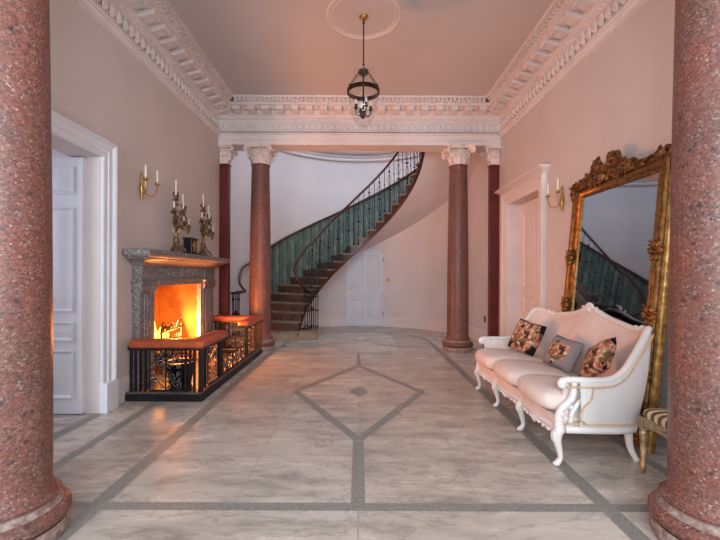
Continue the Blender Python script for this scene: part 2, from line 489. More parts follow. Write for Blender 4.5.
# ------------------------------------------------------------------ entablature and cornices
YF, YN = 6.66, 2.10
mb = MB()
mb.box(-HW, HW, YF + .03, 7.02, 3.545, 4.2)
mb.box(-HW, HW, YF + .015, 7.035, 3.535, 3.61); mb.box(-HW, HW, YF, 7.05, 3.61, 3.70); mb.box(-HW, HW, YF - .03, 7.06, 3.70, 3.725)
struct(mb, 'trim_3', M['trim'], 0, .004)
mb = MB()
mb.box(-HW, HW, 1.72, YN - .03, 3.54, 4.2); mb.box(-HW, HW, 1.70, YN, 3.61, 3.70); mb.box(-HW, HW, 1.70, YN + .03, 3.70, 3.725)
struct(mb, 'trim_4', M['trim'], 0, .004)
PROF = [(.0, 3.63), (.03, 3.63), (.03, 3.665), (.05, 3.68), (.05, 3.70), (.065, 3.705), (.065, 3.725), (.03, 3.735), (.02, 3.75), (.02, 3.935), (.035, 3.94), (.045, 3.955),
        (.035, 3.965), (.05, 3.985), (.085, 4.01), (.095, 4.015), (.095, 4.075), (.29, 4.085), (.30, 4.09), (.30, 4.112), (.315, 4.116), (.315, 4.168), (.375, 4.172), (.385, 4.185), (.385, 4.2)]
def side_map(side):
    if side == 'left': return lambda s, d, z: (-HW + d, s, z), (YN, YF)
    if side == 'right': return lambda s, d, z: (HW - d, s, z), (YN, YF)
    if side == 'far': return lambda s, d, z: (s, YF - d, z), (-HW, HW)
    return lambda s, d, z: (s, YN + d, z), (-HW, HW)
def cornice(side, name):
    fn, (a, b) = side_map(side)
    mb = MB()
    prof = PROF if side in ('left', 'right') else PROF[6:]
    vs = []; 
    for d, z in prof: vs += [fn(a + d, d, z), fn(b - d, d, z)]
    mb.add(vs, [(2 * i, 2 * i + 1, 2 * i + 3, 2 * i + 2) for i in range(len(prof) - 1)])
    L = b - a
    # dentils under the crown
    n = int((L - .7) / .066)
    for i in range(n + 1):
        c = a + .35 + (L - .7) * i / n
        mb.box(c - .018, c + .018, .31, .368, 4.12, 4.169, fn)
    # modillions with paterae between
    n = int(round((L - .3) / .235)); 
    for i in range(n + 1):
        c = a + .15 + (L - .3) * i / n
        ring = []
        for d, z0 in ((.09, 4.005), (.13, 3.995), (.19, 4.02), (.23, 4.032), (.255, 4.024), (.27, 4.04), (.27, 4.085)):
            ring.append([fn(c - .06, d, z0), fn(c + .06, d, z0), fn(c + .06, d, 4.086), fn(c - .06, d, 4.086)])
        mb.rings(ring)
        if i < n:
            c2 = c + (L - .3) / n / 2
            q = fn(c2, .19, 4.078)
            mb.ell(q, .05, .05, .022, 10, 5); mb.ell((q[0], q[1], q[2] - .012), .02, .02, .012, 8, 5)
    # leaf frieze
    n = int(L / .105)
    for i in range(n):
        c = a + (i + .5) * L / n
        for k in (-2, -1, 0, 1, 2):
            base = Vector(fn(c + k * .004, .024, 3.775)); tip = Vector(fn(c + k * .021, .036, 3.905 - abs(k) * .026))
            mid = Vector(fn(c + k * .017, .044, 3.83 - abs(k) * .008))
            mb.tube([base, mid, tip], [.006, .012, .008], 5)
        sw = [Vector(fn(c + .0525 * cos(w), .026, 3.775 - .016 * sin(w))) for w in [pi * j / 6 for j in range(7)]]
        mb.tube(sw, .006, 5)
    # bead row
    n = int(L / .06)
    for i in range(n):
        c = a + (i + .5) * L / n
        mb.ell(fn(c, .043, 3.955), .02, .02, .013, 6, 4)
    struct(mb, name, M['trim'], 40)
cornice('left', 'trim_5'); cornice('right', 'trim_6'); cornice('far', 'trim_7'); cornice('near', 'trim_8')
# ceiling rose
mb = MB(); RC = (.04, 4.37, 0)
for r, h, w in ((.40, .014, .022), (.355, .008, .010)):
    mb.grid(lambda u, v: (RC[0] + (r + w * cos(2 * pi * v)) * cos(2 * pi * u), RC[1] + (r + w * cos(2 * pi * v)) * sin(2 * pi * u), CEIL + h * sin(2 * pi * v)), 48, 8, True, True)
struct(mb, 'trim_9', M['trim'], 50)
# stair hall cornice
mb = MB()
prof = [(0, 4.22), (.03, 4.225), (.04, 4.26), (.02, 4.28), (.02, 4.38), (.05, 4.39), (.09, 4.43), (.10, 4.47), (.10, 4.49), (0, 4.5)]
def apse_at(a, d, z):
    return ((RA - d) * cos(a), YA + (RA - d) * sin(a), z)
mb.grid(lambda u, v: apse_at(lerp(R(180), R(47), u), *prof[round(v * (len(prof) - 1))]), 60, len(prof))
for i in range(150):
    a = lerp(R(179.5), R(47.5), i / 149)
    mb.tube([apse_at(a, .02, 4.29), apse_at(a, .04, 4.33), apse_at(a, .025, 4.372)], [.009, .013, .008], 5)
struct(mb, 'trim_10', M['trim'], 40)
# baseboards
def base_run(mb, fn, a, b, n=1):
    pr = [(0, .25), (.012, .25), (.022, .235), (.022, .215), (.03, .21), (.03, .0), (0, 0)]
    mb.rings([[fn(lerp(a, b, i / n), d, z) for d, z in pr] for i in range(n + 1)])
L = side_map('left')[0]; Rr = side_map('right')[0]
mb = MB()
for a, b in ((-3, 2.575), (3.825, 4.14), (6.30, 6.68)): base_run(mb, L, a, b)
struct(mb, 'baseboard_left', M['trim'], 30)
mb = MB()
for a, b in ((-3, 5.02), (6.6, 6.68)): base_run(mb, Rr, a, b)
struct(mb, 'baseboard_right', M['trim'], 30)
mb = MB()
base_run(mb, lambda s, d, z: apse_at(s, d, z), R(0), R(74.7), 30); base_run(mb, Rr, 7.0, YA); base_run(mb, L, 7.0, 7.35)
base_run(mb, lambda s, d, z: apse_at(s, d, z), R(97.7), R(150), 24)
struct(mb, 'baseboard_back', M['trim'], 30)

# ------------------------------------------------------------------ doors
def panel_face(mb, panels, fn, d0=0.0):
    """raised mouldings round the panels of a door; fn(s, d, z) maps to the world, d out of the face"""
    for (a, b, z0, z1) in panels:
        pr = [(0, .0), (0, .014), (.012, .018), (.024, .010), (.032, .001), (.05, .001), (.075, .010)]
        ring = []
        for off, h in pr:
            ring.append([fn(a + off, d0 + h, z0 + off), fn(b - off, d0 + h, z0 + off), fn(b - off, d0 + h, z1 - off), fn(a + off, d0 + h, z1 - off)])
        n = 4; vs = [p for r in ring for p in r]; fs = []
        for k in range(len(ring) - 1):
            for i in range(n): fs.append((k * n + i, k * n + (i + 1) % n, (k + 1) * n + (i + 1) % n, (k + 1) * n + i))
        fs.append(tuple((len(ring) - 1) * n + i for i in range(n)))
        mb.add(vs, fs)
def frame_ring(mb, prof, fn, a, b, zt):
    """architrave with prof [(outward offset, height off the wall)] round opening a..b, top zt; legs run to the floor"""
    rings = []
    for s, z in ((0, 0), (0, 1), (1, 1), (1, 0)):
        rings.append([fn((a - o) if s == 0 else (b + o), h, (zt + o) if z else 0.0) for o, h in prof])
    mb.rings(rings)
ARCH = [(0, .0), (0, .022), (.012, .028), (.075, .028), (.082, .038), (.145, .038), (.155, .05), (.175, .062), (.2, .064), (.21, .05), (.21, 0)]
# door 1: open leaf on the left, seen face on
mb = MB(); mb.box(-3.38, -2.56, 3.605, 3.65, .01, 2.38)
def dl(s, d, z): return (s, 3.605 - d, z)
pn = []
for a, b in ((-2.90, -2.63), (-3.30, -3.03)):
    pn += [(a, b, 2.04, 2.29), (a, b, .95, 1.92), (a, b, .68, .86), (a, b, .15, .60)]
panel_face(mb, pn, dl)
d1 = struct(mb, 'door_1', M['door'], 30)
h = MB(); h.lathe([(.012, 0), (.012, .03), (.028, .04), (.03, .055), (.02, .07), (.0, .072)], (0, 0, 0), 12, False)
h.v = [(-3.30 + x, 3.605 - z, 1.02 + y) for x, y, z in h.v]
h.build('door_knob', M['brass'], d1)
mb = MB(); frame_ring(mb, [(o * .78, hh) for o, hh in ARCH], lambda s, d, z: (-HW + d, s, z), 2.75, 3.65, 2.40)
for a, b in ((2.58, 2.76), (3.64, 3.82)): mb.box(-HW, -HW + .075, a, b, 0, .28)
mb.box(-2.70, -HW, 3.651, 3.67, 0, 2.40)
struct(mb, 'trim_11', M['door'], 30, .003)
# door 2: small arched door in the curved wall
TH = lambda s: R(86.2) - (s - .475) / RA      # s runs along the wall from the left jamb
def dcur(s, d, z):
    return ((RA - d) * cos(TH(s)), YA + (RA - d) * sin(TH(s)), z)
def arch_z(s, zb): return zb + .085 * (1 - ((s - .475) / .475) ** 2)
mb = MB(); NS = 16
for d in (.018,):
    vs = []; 
    for i in range(NS + 1):
        s = .012 + .926 * i / NS
        vs += [dcur(s, d, .012), dcur(s, d, arch_z(s, 1.885))]
    mb.add(vs, [(2 * i, 2 * i + 2, 2 * i + 3, 2 * i + 1) for i in range(NS)])
    e = [dcur(.012 + .926 * i / NS, d, arch_z(.012 + .926 * i / NS, 1.885)) for i in range(NS + 1)]; e2 = [dcur(.012 + .926 * i / NS, 0, arch_z(.012 + .926 * i / NS, 1.885)) for i in range(NS + 1)]
    mb.add(e + e2, [(i, i + 1, NS + 2 + i, NS + 1 + i) for i in range(NS)])
    for s in (.012, .938): mb.add([dcur(s, 0, .012), dcur(s, d, .012), dcur(s, d, 1.885), dcur(s, 0, 1.885)], [(0, 1, 2, 3)])
def panel_arch(a, b, z0, zt, arched):
    pr = [(0, .0), (0, .012), (.012, .016), (.022, .009), (.03, .001), (.045, .001), (.065, .009)]
    rings = []
    for o, hh in pr:
        top = [(lerp(b - o, a + o, i / 5)) for i in range(6)]
        rings.append([dcur(a + o, .018 + hh, z0 + o), dcur(b - o, .018 + hh, z0 + o)] + [dcur(s, .018 + hh, (arch_z(s, zt) if arched else zt) - o) for s in top])
    n = len(rings[0]); vs = [p for r in rings for p in r]; fs = []
    for k in range(len(rings) - 1):
        for i in range(n): fs.append((k * n + i, k * n + (i + 1) % n, (k + 1) * n + (i + 1) % n, (k + 1) * n + i))
    fs.append(tuple((len(rings) - 1) * n + i for i in range(n))); mb.add(vs, fs)
for a, b in ((.11, .43), (.52, .84)):
    panel_arch(a, b, .95, 1.76, True); panel_arch(a, b, .16, .70, False)
d2 = struct(mb, 'door_2', M['door'], 30)
mb = MB()
pts = [dcur(0, .012, 0), dcur(0, .012, 1.0), dcur(0, .012, 1.9)] + [dcur(s, .012, arch_z(s, 1.9)) for s in [.95 * i / 14 for i in range(1, 14)]] + [dcur(.95, .012, 1.9), dcur(.95, .012, 1.0), dcur(.95, .012, 0)]
mb.tube(pts, .016, 6)
struct(mb, 'trim_12', M['door'], 40)
hm = MB()
hm.lathe([(.022, 0), (.022, .01), (.01, .012), (.01, .045)], (0, 0, 0), 10)
hm.v = [dcur(.06 + x, .018 + z, .97 + y) for x, y, z in hm.v]
hm.tube([dcur(.06, .06, .97), dcur(.10, .062, .972), dcur(.17, .06, .968)], [.01, .009, .008], 6)
hm.build('door_handle', M['brass'], d2)
for z in (.27, 1.66):
    hm = MB(); hm.tube([dcur(.945, .03, z), dcur(.945, .03, z + .11)], .012, 8); hm.build('hinge', M['brass'], d2)
# door 3: recessed door in the right wall
mb = MB(); mb.box(HW + .2, HW + .25, 5.21, 6.33, .01, 2.46)
def dr(s, d, z): return (HW + .2 - d, s, z)
pn = []
for a, b in ((5.33, 5.70), (5.82, 6.20)):
    pn += [(a, b, 1.12, 2.3), (a, b, .72, 1.0), (a, b, .18, .6)]
panel_face(mb, pn, dr)
d3 = struct(mb, 'door_3', M['trim'], 30)
hm = MB(); hm.ell((HW + .15, 5.27, 1.05), .03, .03, .03); hm.bar((HW + .15, 5.27, 1.05), (HW + .2, 5.27, 1.05), .012); hm.build('door_knob', M['brass'], d3)
mb = MB(); fr_ = lambda s, d, z: (HW - d, s, z)
frame_ring(mb, [(o * .85, hh) for o, hh in ARCH], fr_, 5.22, 6.33, 2.46)
mb.box(HW, HW + .3, 5.2, 5.22, 0, 2.47); mb.box(HW, HW + .3, 6.33, 6.34, 0, 2.47)
for a, b in ((5.03, 5.23), (6.32, 6.52)): mb.box(HW - .075, HW, a, b, 0, .28)
mb.box(HW - .045, HW, 5.04, 6.52, 2.46 + .17, 2.70)
rg = []
for d, z in ((.045, 2.645), (.06, 2.66), (.075, 2.665), (.11, 2.695), (.13, 2.70), (.13, 2.725), (.0, 2.74)):
    rg.append([(HW, 5.04 - d + .04, z), (HW - d, 5.04 - d + .04, z), (HW - d, 6.52 + d - .04, z), (HW, 6.52 + d - .04, z)])
mb.rings(rg)
struct(mb, 'trim_13', M['trim'], 30, .002)

# ------------------------------------------------------------------ columns
def leaf(mb, o, out, side, z0, h, w, curl, lobes=True):
    """an acanthus leaf: o base point, out outward dir, side tangent"""
    o = Vector(o); out = Vector(out); side = Vector(side)
    prof = [(0.0, .0), (.012, .25), (.018, .5), (.034, .75), (.062, .93), (.085, 1.0), (.10, .95), (.098, .86)]
    def f(u, v):
        k = v * (len(prof) - 1); i = min(int(k), len(prof) - 2); t_ = k - i
        d = lerp(prof[i][0], prof[i + 1][0], t_) * curl / .1; z = lerp(prof[i][1], prof[i + 1][1], t_) * h
        ww = w * (.75 + .35 * sin(pi * min(v * 1.1, 1))) * (1 - .55 * max(0, v - .7) / .3)
        if lobes: ww *= 1 + .16 * cos(v * 22)
        s = (u - .5) * ww
        ridge = .010 * (1 - abs(2 * u - 1)) + .006 * cos((u - .5) * 14)
        return o + out * (d + ridge) + side * s + Vector((0, 0, z0 + z))
    mb.grid(f, 7, 15)
def spiral(c, ux, uz, r, turns=1.6, n=26, start=0, sgn=1):
    c = Vector(c); ux = Vector(ux); uz = Vector(uz); P = []
    for i in range(n + 1):
        t_ = i / n; rr = r * (1 - t_) ** .8 + .003
        a = start + sgn * 2 * pi * turns * t_
        P.append(c + ux * (rr * cos(a)) + uz * (rr * sin(a)))
    return P
def capital_round(mb):
    ZB = 3.225
    mb.lathe([(.150, ZB), (.150, ZB + .1), (.158, ZB + .18), (.185, ZB + .25)], (0, 0, 0), 32)
    for k in range(8):
        a = 2 * pi * k / 8 + pi / 8
        o = (cos(a), sin(a), 0); s = (-sin(a), cos(a), 0)
        leaf(mb, (.150 * o[0], .150 * o[1], 0), o, s, ZB, .125, .10, .07)
    for k in range(8):
        a = 2 * pi * k / 8
        o = (cos(a), sin(a), 0); s = (-sin(a), cos(a), 0)
        leaf(mb, (.150 * o[0], .150 * o[1], 0), o, s, ZB + .06, .15, .105, .085)
    for k in range(4):
        a = pi / 4 + k * pi / 2
        o = Vector((cos(a), sin(a), 0)); s = Vector((-sin(a), cos(a), 0)); z = Vector((0, 0, 1))
        for sg in (-1, 1):
            P = spline([o * .165 + s * sg * .08 + z * (ZB + .13), o * .19 + s * sg * .05 + z * (ZB + .20), o * .23 + s * sg * .022 + z * (ZB + .25), o * .285 + s * sg * .014 + z * (ZB + .262)], 4)
            mb.tube(P, [lerp(.012, .017, i / (len(P) - 1)) for i in range(len(P))], 6)
        c = o * .285 + z * (ZB + .225)
        mb.tube(spiral(c, o, z, .040, 1.7, 26, pi / 2, -1), [lerp(.022, .012, i / 26) for i in range(27)], 6)
        leaf(mb, o * .17, o, s, ZB + .1, .12, .09, .10)
        a2 = k * pi / 2; o2 = Vector((cos(a2), sin(a2), 0)); s2 = Vector((-sin(a2), cos(a2), 0))
        for sg in (-1, 1):
            c = o2 * .19 + s2 * sg * .04 + z * (ZB + .215)
            mb.tube(spiral(c, s2 * sg, z, .03, 1.4, 16, pi, -1), .009, 5)
        mb.ell(o2 * .225 + z * (ZB + .275), .03, .03, .032, 8, 6)
    # abacus with concave sides
    def ab(h, z):
        P = []
        for k in range(4):
            a = pi / 4 + k * pi / 2
            c0 = Vector((cos(a), sin(a), 0)) * h; c1 = Vector((cos(a + pi / 2), sin(a + pi / 2), 0)) * h
            o = Vector((cos(a + pi / 4), sin(a + pi / 4), 0))
            tg = (c1 - c0).normalized(); c0 = c0 + tg * .03; c1 = c1 - tg * .03
            for i in range(9):
                t_ = i / 8
                p = c0.lerp(c1, t_) - o * (.045 * 4 * t_ * (1 - t_))
                P.append((p.x, p.y, z))
        return P
    mb.rings([ab(.33, ZB + .262), ab(.335, ZB + .28), ab(.36, ZB + .285), ab(.37, ZB + .305), ab(.37, ZB + .312)])
COLG = 'red granite columns of the hall'
def make_column(loc, label):
    t_ = thing('column', loc, label, 'column', COLG)
    off = Vector(loc)
    def put(mb): mb.v = [tuple(Vector(v) + off) for v in mb.v]; return mb
    mb = MB(); prof = []
    for i in range(33):
        z = lerp(.26, 3.19, i / 32); tt = i / 32
        prof.append((.1865 - .033 * tt ** 1.9, z))
    prof = [(.218, .205), (.207, .215), (.197, .235)] + prof + [(.155, 3.195), (.165, 3.205), (.165, 3.22), (.15, 3.226)]
    mb.lathe(prof, (0, 0, 0), 48); put(mb).build('shaft', M['granite'], t_, 40)
    mb = MB()
    tor = [(.252, 0), (.258, .02), (.258, .065), (.25, .075)]
    for i in range(9):
        a = -pi / 2 + pi * i / 8
        tor.append((.232 + .036 * cos(a), .118 + .040 * sin(a)))
    tor += [(.226, .163), (.214, .172), (.212, .185), (.222, .196), (.224, .205)]
    mb.lathe(tor, (0, 0, 0), 48); b = put(mb).build('base', [M['granite'], M['basestone']], t_, 40)
    for p in b.data.polygons:
        if p.center.z < .075: p.material_index = 1
        elif .158 < p.center.z < .2: p.material_index = 1
    mb = MB(); capital_round(mb); put(mb).build('capital', M['plaster'], t_, 45)
    return t_
c0 = make_column((-1.735, 6.85, 0), 'red granite column beside the fender, in front of the foot of the stairs')
for loc, lab in (((1.735, 6.85, 0), 'red granite column beyond the far end of the white sofa'),
                 ((-1.722, 1.90, 0), 'thick mottled granite column standing in front of the open white door'),
                 ((1.735, 1.89, 0), 'thick mottled granite column in front of the striped stool and gilt mirror')):
    c = copy_tree(c0); c.location = loc; c['label'] = lab
def make_pilaster(s, label):
    xw = s * 2.4185; xi = s * 2.262; ya, yb = 6.735, 6.85
    t_ = thing('pilaster', (s * 2.33, 6.79, 0), label, 'pilaster', 'dark red pilasters against the side walls')
    x0, x1 = min(xw, xi), max(xw, xi)
    mb = MB(); mb.box(x0, x1, ya, yb, .2, 3.2); mb.box(x0 - (s < 0) * 0, x1, ya, yb, 3.2, 3.22)
    xe = xi - s * .012
    mb.box(min(xw, xe), max(xw, xe), ya - .012, yb + .012, 3.195, 3.22)
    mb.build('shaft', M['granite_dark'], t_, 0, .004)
    mb = MB()
    for d, z0, z1 in ((.06, 0, .08), (.045, .08, .15), (.02, .15, .2)):
        xe = xi - s * d; mb.box(min(xw, xe), max(xw, xe), ya - d, yb + d, z0, z1)
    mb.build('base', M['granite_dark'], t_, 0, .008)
    mb = MB(); ZB = 3.225
    mb.box(x0, x1, ya + .005, yb - .005, ZB, ZB + .27)
    for k, x in enumerate((xi + s * .04, xi + s * .085)):
        leaf(mb, (x, ya, 0), (0, -1, 0), (1, 0, 0), ZB, .125, .10, .07)
    for x in (xi, xi + s * .078):
        leaf(mb, (x, ya, 0), (0, -1, 0), (1, 0, 0), ZB + .06, .15, .10, .085)
    for y in (6.79,): leaf(mb, (xi, y, 0), (-s, 0, 0), (0, 1, 0), ZB, .125, .10, .07)
    for y in (ya, yb): leaf(mb, (xi, y, 0), (-s, 0, 0), (0, 1, 0), ZB + .06, .15, .10, .085)
    o = Vector((-s, -1, 0)).normalized(); zz = Vector((0, 0, 1)); c = Vector((xi, ya, 0)) + o * .10 + zz * (ZB + .225)
    mb.tube(spiral(c, o, zz, .036, 1.6, 22, pi / 2, -1), [lerp(.02, .011, i / 22) for i in range(23)], 6)
    o = Vector((-s, 1, 0)).normalized(); c = Vector((xi, yb, 0)) + o * .10 + zz * (ZB + .225)
    mb.tube(spiral(c, o, zz, .036, 1.6, 22, pi / 2, -1), .018, 6)
    for d, z0, z1 in ((.06, .262, .285), (.085, .285, .312)):
        xe = xi - s * d; mb.box(min(xw, xe), max(xw, xe), ya - d, yb + d, ZB + z0, ZB + z1)
    mb.build('capital', M['plaster'], t_, 45)
make_pilaster(-1, 'dark red flat pilaster on the wall just beyond the fireplace')
make_pilaster(1, 'dark red flat pilaster on the wall beside the white cornice of the closed door')

# ------------------------------------------------------------------ staircase
RI = 1.24
ANG = {1: 175, 2: 169, 3: 163, 4: 157, 5: 149.5, 6: 141.5, 7: 133, 8: 124.5, 9: 116, 10: 107, 11: 98.5, 12: 90}
for k_ in range(13, 27): ANG[k_] = 90 - 8.9 * (k_ - 12)
ANG[0] = 181
RISE = .18
def kang(k): 
    i = int(math.floor(k)); i = max(0, min(25, i)); return R(lerp(ANG[i], ANG[i + 1], k - i))
def cyl(r, a, z): return (r * cos(a), YA + r * sin(a), z)
def inv_k(a):
    a = math.degrees(a); 
    for i in range(0, 26):
        if ANG[i] >= a >= ANG[i + 1]: return i + (ANG[i] - a) / (ANG[i] - ANG[i + 1])
    return 0
NTOP = 24
st = thing('staircase', (-1.7, 7.9, 0), 'curved dark wooden staircase with iron balusters and green panelling climbing the rounded wall', 'staircase')
RO = 2.405
mb = MB()
curt = [(-2.41, 7.06), (-2.26, 7.06), (-2.14, 7.14), (-2.05, 7.38), (-1.93, 7.58), (-1.79, 7.71), (-1.5, 7.80), (-1.2, 7.89), (-.98, 7.99), (-.87, 8.09), (-.85, 8.2), (-.90, 8.3), (-1.0, 8.34), (-1.10, 8.29), (-1.16, 8.16), (-1.18, 8.05)]
curt += [(RI * cos(R(a)), YA + RI * sin(R(a))) for a in (160, 157)] + [(RO * cos(R(a)), YA + RO * sin(R(a))) for a in (157, 165, 173, 180)]
mb.prism(curt, 0, RISE - .035); mb.build('riser', M['stonestep'], st, 0)
cx_, cy_ = -1.6, 8.1
mb = MB(); mb.prism([(x + (.02 if x > -1.2 else 0), y - .025) if y < 8.1 else (x, y) for x, y in curt], RISE - .035, RISE); mb.build('tread', M['tread'], st, 0, .006)
for k in range(2, NTOP + 1):
    a0, a1 = R(ANG[k]), R(ANG[k + 1]); z = k * RISE
    mb = MB()
    n = 4; inn = [(RI * cos(lerp(a0, a1, i / n)), YA + RI * sin(lerp(a0, a1, i / n))) for i in range(n + 1)]
    out = [(RO * cos(lerp(a0, a1, i / n)), YA + RO * sin(lerp(a0, a1, i / n))) for i in range(n + 1)]
    t0 = Vector((sin(a0), -cos(a0)))   # going direction (falling angle)
    nose = .028
    p_in = (RI * cos(a0) - t0.x * nose - .022 * cos(a0), YA + RI * sin(a0) - t0.y * nose - .022 * sin(a0)); p_out = (RO * cos(a0) - t0.x * nose, YA + RO * sin(a0) - t0.y * nose)
    p_in2 = (inn[-1][0] * 1 - .022 * cos(a1), inn[-1][1] - .022 * sin(a1))
    mb.prism([p_out, p_in] + [(x - .022 * cos(a0), y - .022 * sin(a0)) for x, y in inn[1:-1]] + [p_in2] + out[::-1][:-1], z - .032, z)
    mb.build('tread', M['tread'], st, 0, .006)
    mb = MB()
    b = (-t0.x * .008, -t0.y * .008)
    mb.add([(inn[0][0], inn[0][1], z - RISE), (out[0][0], out[0][1], z - RISE), (out[0][0], out[0][1], z - .032), (inn[0][0], inn[0][1], z - .032)] +
           [(inn[0][0] + t0.x * .02, inn[0][1] + t0.y * .02, z - RISE), (out[0][0] + t0.x * .02, out[0][1] + t0.y * .02, z - RISE), (out[0][0] + t0.x * .02, out[0][1] + t0.y * .02, z - .032), (inn[0][0] + t0.x * .02, inn[0][1] + t0.y * .02, z - .032)],
           [(0, 1, 2, 3), (4, 7, 6, 5), (0, 3, 7, 4), (1, 5, 6, 2), (0, 4, 5, 1), (3, 2, 6, 7)])
    mb.build('riser', M['wood'], st, 0)
# cut string on the well side
def sof(k): return max(0.0, RISE * k - .28)
mb = MB()
for k in range(2, NTOP + 1):
    n = 5
    vs = []
    for i in range(n + 1):
        kk = k + i / n; a = kang(kk); zb = sof(kk)
        vs += [cyl(RI, a, zb), cyl(RI, a, k * RISE - .03), cyl(RI + .035, a, zb), cyl(RI + .035, a, k * RISE - .03)]
    fs = []
    for i in range(n):
        A, B = 4 * i, 4 * i + 4
        fs += [(A, B, B + 1, A + 1), (A + 2, A + 3, B + 3, B + 2), (A, A + 2, B + 2, B), (A + 1, B + 1, B + 3, A + 3)]
    mb.add(vs, fs)
# scroll brackets and a bead along the string
pts = [cyl(RI - .006, kang(k / 4), sof(k / 4) + .018) for k in range(10, NTOP * 4 + 1)]
mb.tube(pts, .012, 6)
for k in range(3, NTOP + 1):
    z = k * RISE - .065
    P = [cyl(RI - .008, kang(k + .1 + .65 * t_ ), z - .035 * sin(pi * t_) + .015 * cos(6 * t_)) for t_ in [i / 8 for i in range(9)]]
    mb.tube(P, .009, 5)
mb.build('string', M['rail'], st, 40)
mb = MB()
mb.grid(lambda u, v: cyl(lerp(RI + .035, RA, v), kang(lerp(2, NTOP + 1, u)), max(.0, sof(lerp(2, NTOP + 1, u)) + .0)), 90, 3)
mb.build('soffit', M['apse_wall'], st, 60)
# panelling on the wall side
mb = MB(); K0 = 3.2
DH = 1.0
def zn(k): return RISE * k
mb.cur = 0
mb.grid(lambda u, v: cyl(RA - .012, kang(lerp(K0, NTOP + 1, u)), lerp(zn(lerp(K0, NTOP + 1, u)) - .2, zn(lerp(K0, NTOP + 1, u)) + DH, v)), 140, 2)
mb.cur = 1
kk = K0 + .4
while kk < NTOP + 1:
    for dk, rr in ((0, .008), (.16, .004)):
        a = kang(kk + dk); mb.bar(cyl(RA - .014, a, zn(kk + dk) - .19), cyl(RA - .014, a, zn(kk + dk) + DH - .02), rr, 6)
    kk += .62
mb.build('panelling', [M['green'], M['greenline']], st, 60)
mb = MB()
path = [cyl(RA - .04, kang(k / 4), zn(k / 4) + DH + .015) for k in range(13, NTOP * 4 + 2)]
c_l = Vector((-2.24, 7.42, 1.0))
pre = spline([(-2.27, 7.2, .985), (-2.19, 7.25, .988), (-2.14, 7.33, .995), (-2.19, 7.38, 1.04), (-2.27, 7.42, 1.15), (-2.31, 7.60, 1.32), (-2.325, 7.85, 1.46), path[0]], 6)
mb.tube(pre[:-1] + path, .026, 8)
mb.build('wall_handrail', M['rail'], st, 60)
# handrail on the well side with its volute
def hr(k): return zn(k) + (.97 if k > 4.9 else lerp(.72, .97, (k - 4) / .9))
RH = RI - .01
path = [Vector(cyl(RH, kang(k / 4), hr(k / 4))) for k in range(22, NTOP * 4 + 2)]
vol_c = Vector((-.99, 8.14, .985))
pre = spline([vol_c + Vector((.02, -.02, 0)), vol_c + Vector((.09, .02, 0)), vol_c + Vector((.06, .1, 0)), vol_c + Vector((-.03, .11, .003)), vol_c + Vector((-.11, .04, .012)),
              (-1.20, 7.92, 1.137), (-1.286, 7.90, 1.29), (-1.315, 7.93, 1.432), (-1.28, 7.98, 1.556), (-1.19, 8.09, 1.73), (-1.07, 8.23, 1.93), path[0]], 6)
mb = MB(); mb.tube(pre[:-1] + path, .026, 8)
mb.build('handrail', M['rail'], st, 60)
# balusters
def baluster(k, orn):
    a = kang(k); zt = hr(k); zb = math.floor(k + 1e-6) * RISE
    r = RI + .025
    mb = MB(); p0 = Vector(cyl(r, a, zb)); p1 = Vector(cyl(RH, a, zt))
    mb.bar(p0, p1, .007, 6)
    tg = Vector((sin(a), -cos(a), RISE / .21)).normalized(); z = Vector((0, 0, 1))
    h_ = (p1 - p0).length; ax = (p1 - p0).normalized()
    mb.ell(p0 + ax * .05, .02, .02, .03, 8, 5)
    if orn:
        tt = Vector((sin(a), -cos(a), 0))
        for zc, sg in ((.30, 1), (.30, -1), (.66, 1), (.66, -1)):
            c = p0 + ax * (h_ * zc)
            P = [c + ax * (.13 * (2 * i / 14 - 1)) + tt * sg * (.042 * sin(pi * i / 14) ** .8) for i in range(15)]
            mb.tube(P, .0045, 5)
        for zc in (.48, .84, .14):
            mb.ell(p0 + ax * (h_ * zc), .024, .024, .026, 8, 5)
        for sg in (1, -1):
            mb.tube(spiral(p0 + ax * (h_ * .48) + tt * sg * .03, tt * sg, ax, .028, 1.2, 12, pi), .006, 5)
    else:
        for zc in (.35, .5, .65): mb.ell(p0 + ax * (h_ * zc), .015, .015, .022, 8, 5)
    mb.build('baluster', M['iron'], st, 50)
kk = 5.1; i = 0
while kk < NTOP + .9:
    baluster(kk, i % 2 == 1); kk += .62; i += 1
def newel(cx, cy, z0, z1, r, n, ph):
    mb = MB()
    for i in range(n):
        a = ph + 2 * pi * i / n; p = (cx + r * cos(a), cy + r * sin(a))
        mb.bar((*p, z0), (*p, z1), .009, 6); mb.ell((*p, z0 + .05), .02, .02, .03, 8, 5); mb.ell((*p, (z0 + z1) / 2), .018, .018, .04, 8, 5); mb.ell((*p, z1 - .1), .016, .016, .03, 8, 5)
    mb.bar((cx, cy, z0), (cx, cy, z1), .012, 8)
    mb.ell((cx, cy, z0 + .42), .028, .028, .06, 10, 8); mb.ell((cx, cy, z0 + .05), .025, .025, .04, 10, 6)
    mb.lathe([(r + .035, 0), (r + .04, .012), (r + .035, .03), (r + .01, .038)], (cx, cy, z1), 24)
    mb.build('newel', M['iron'], st, 50)
newel(-.99, 8.16, RISE, .955, .135, 6, .3)
newel(-2.27, 7.2, RISE, .95, .06, 5, .6)

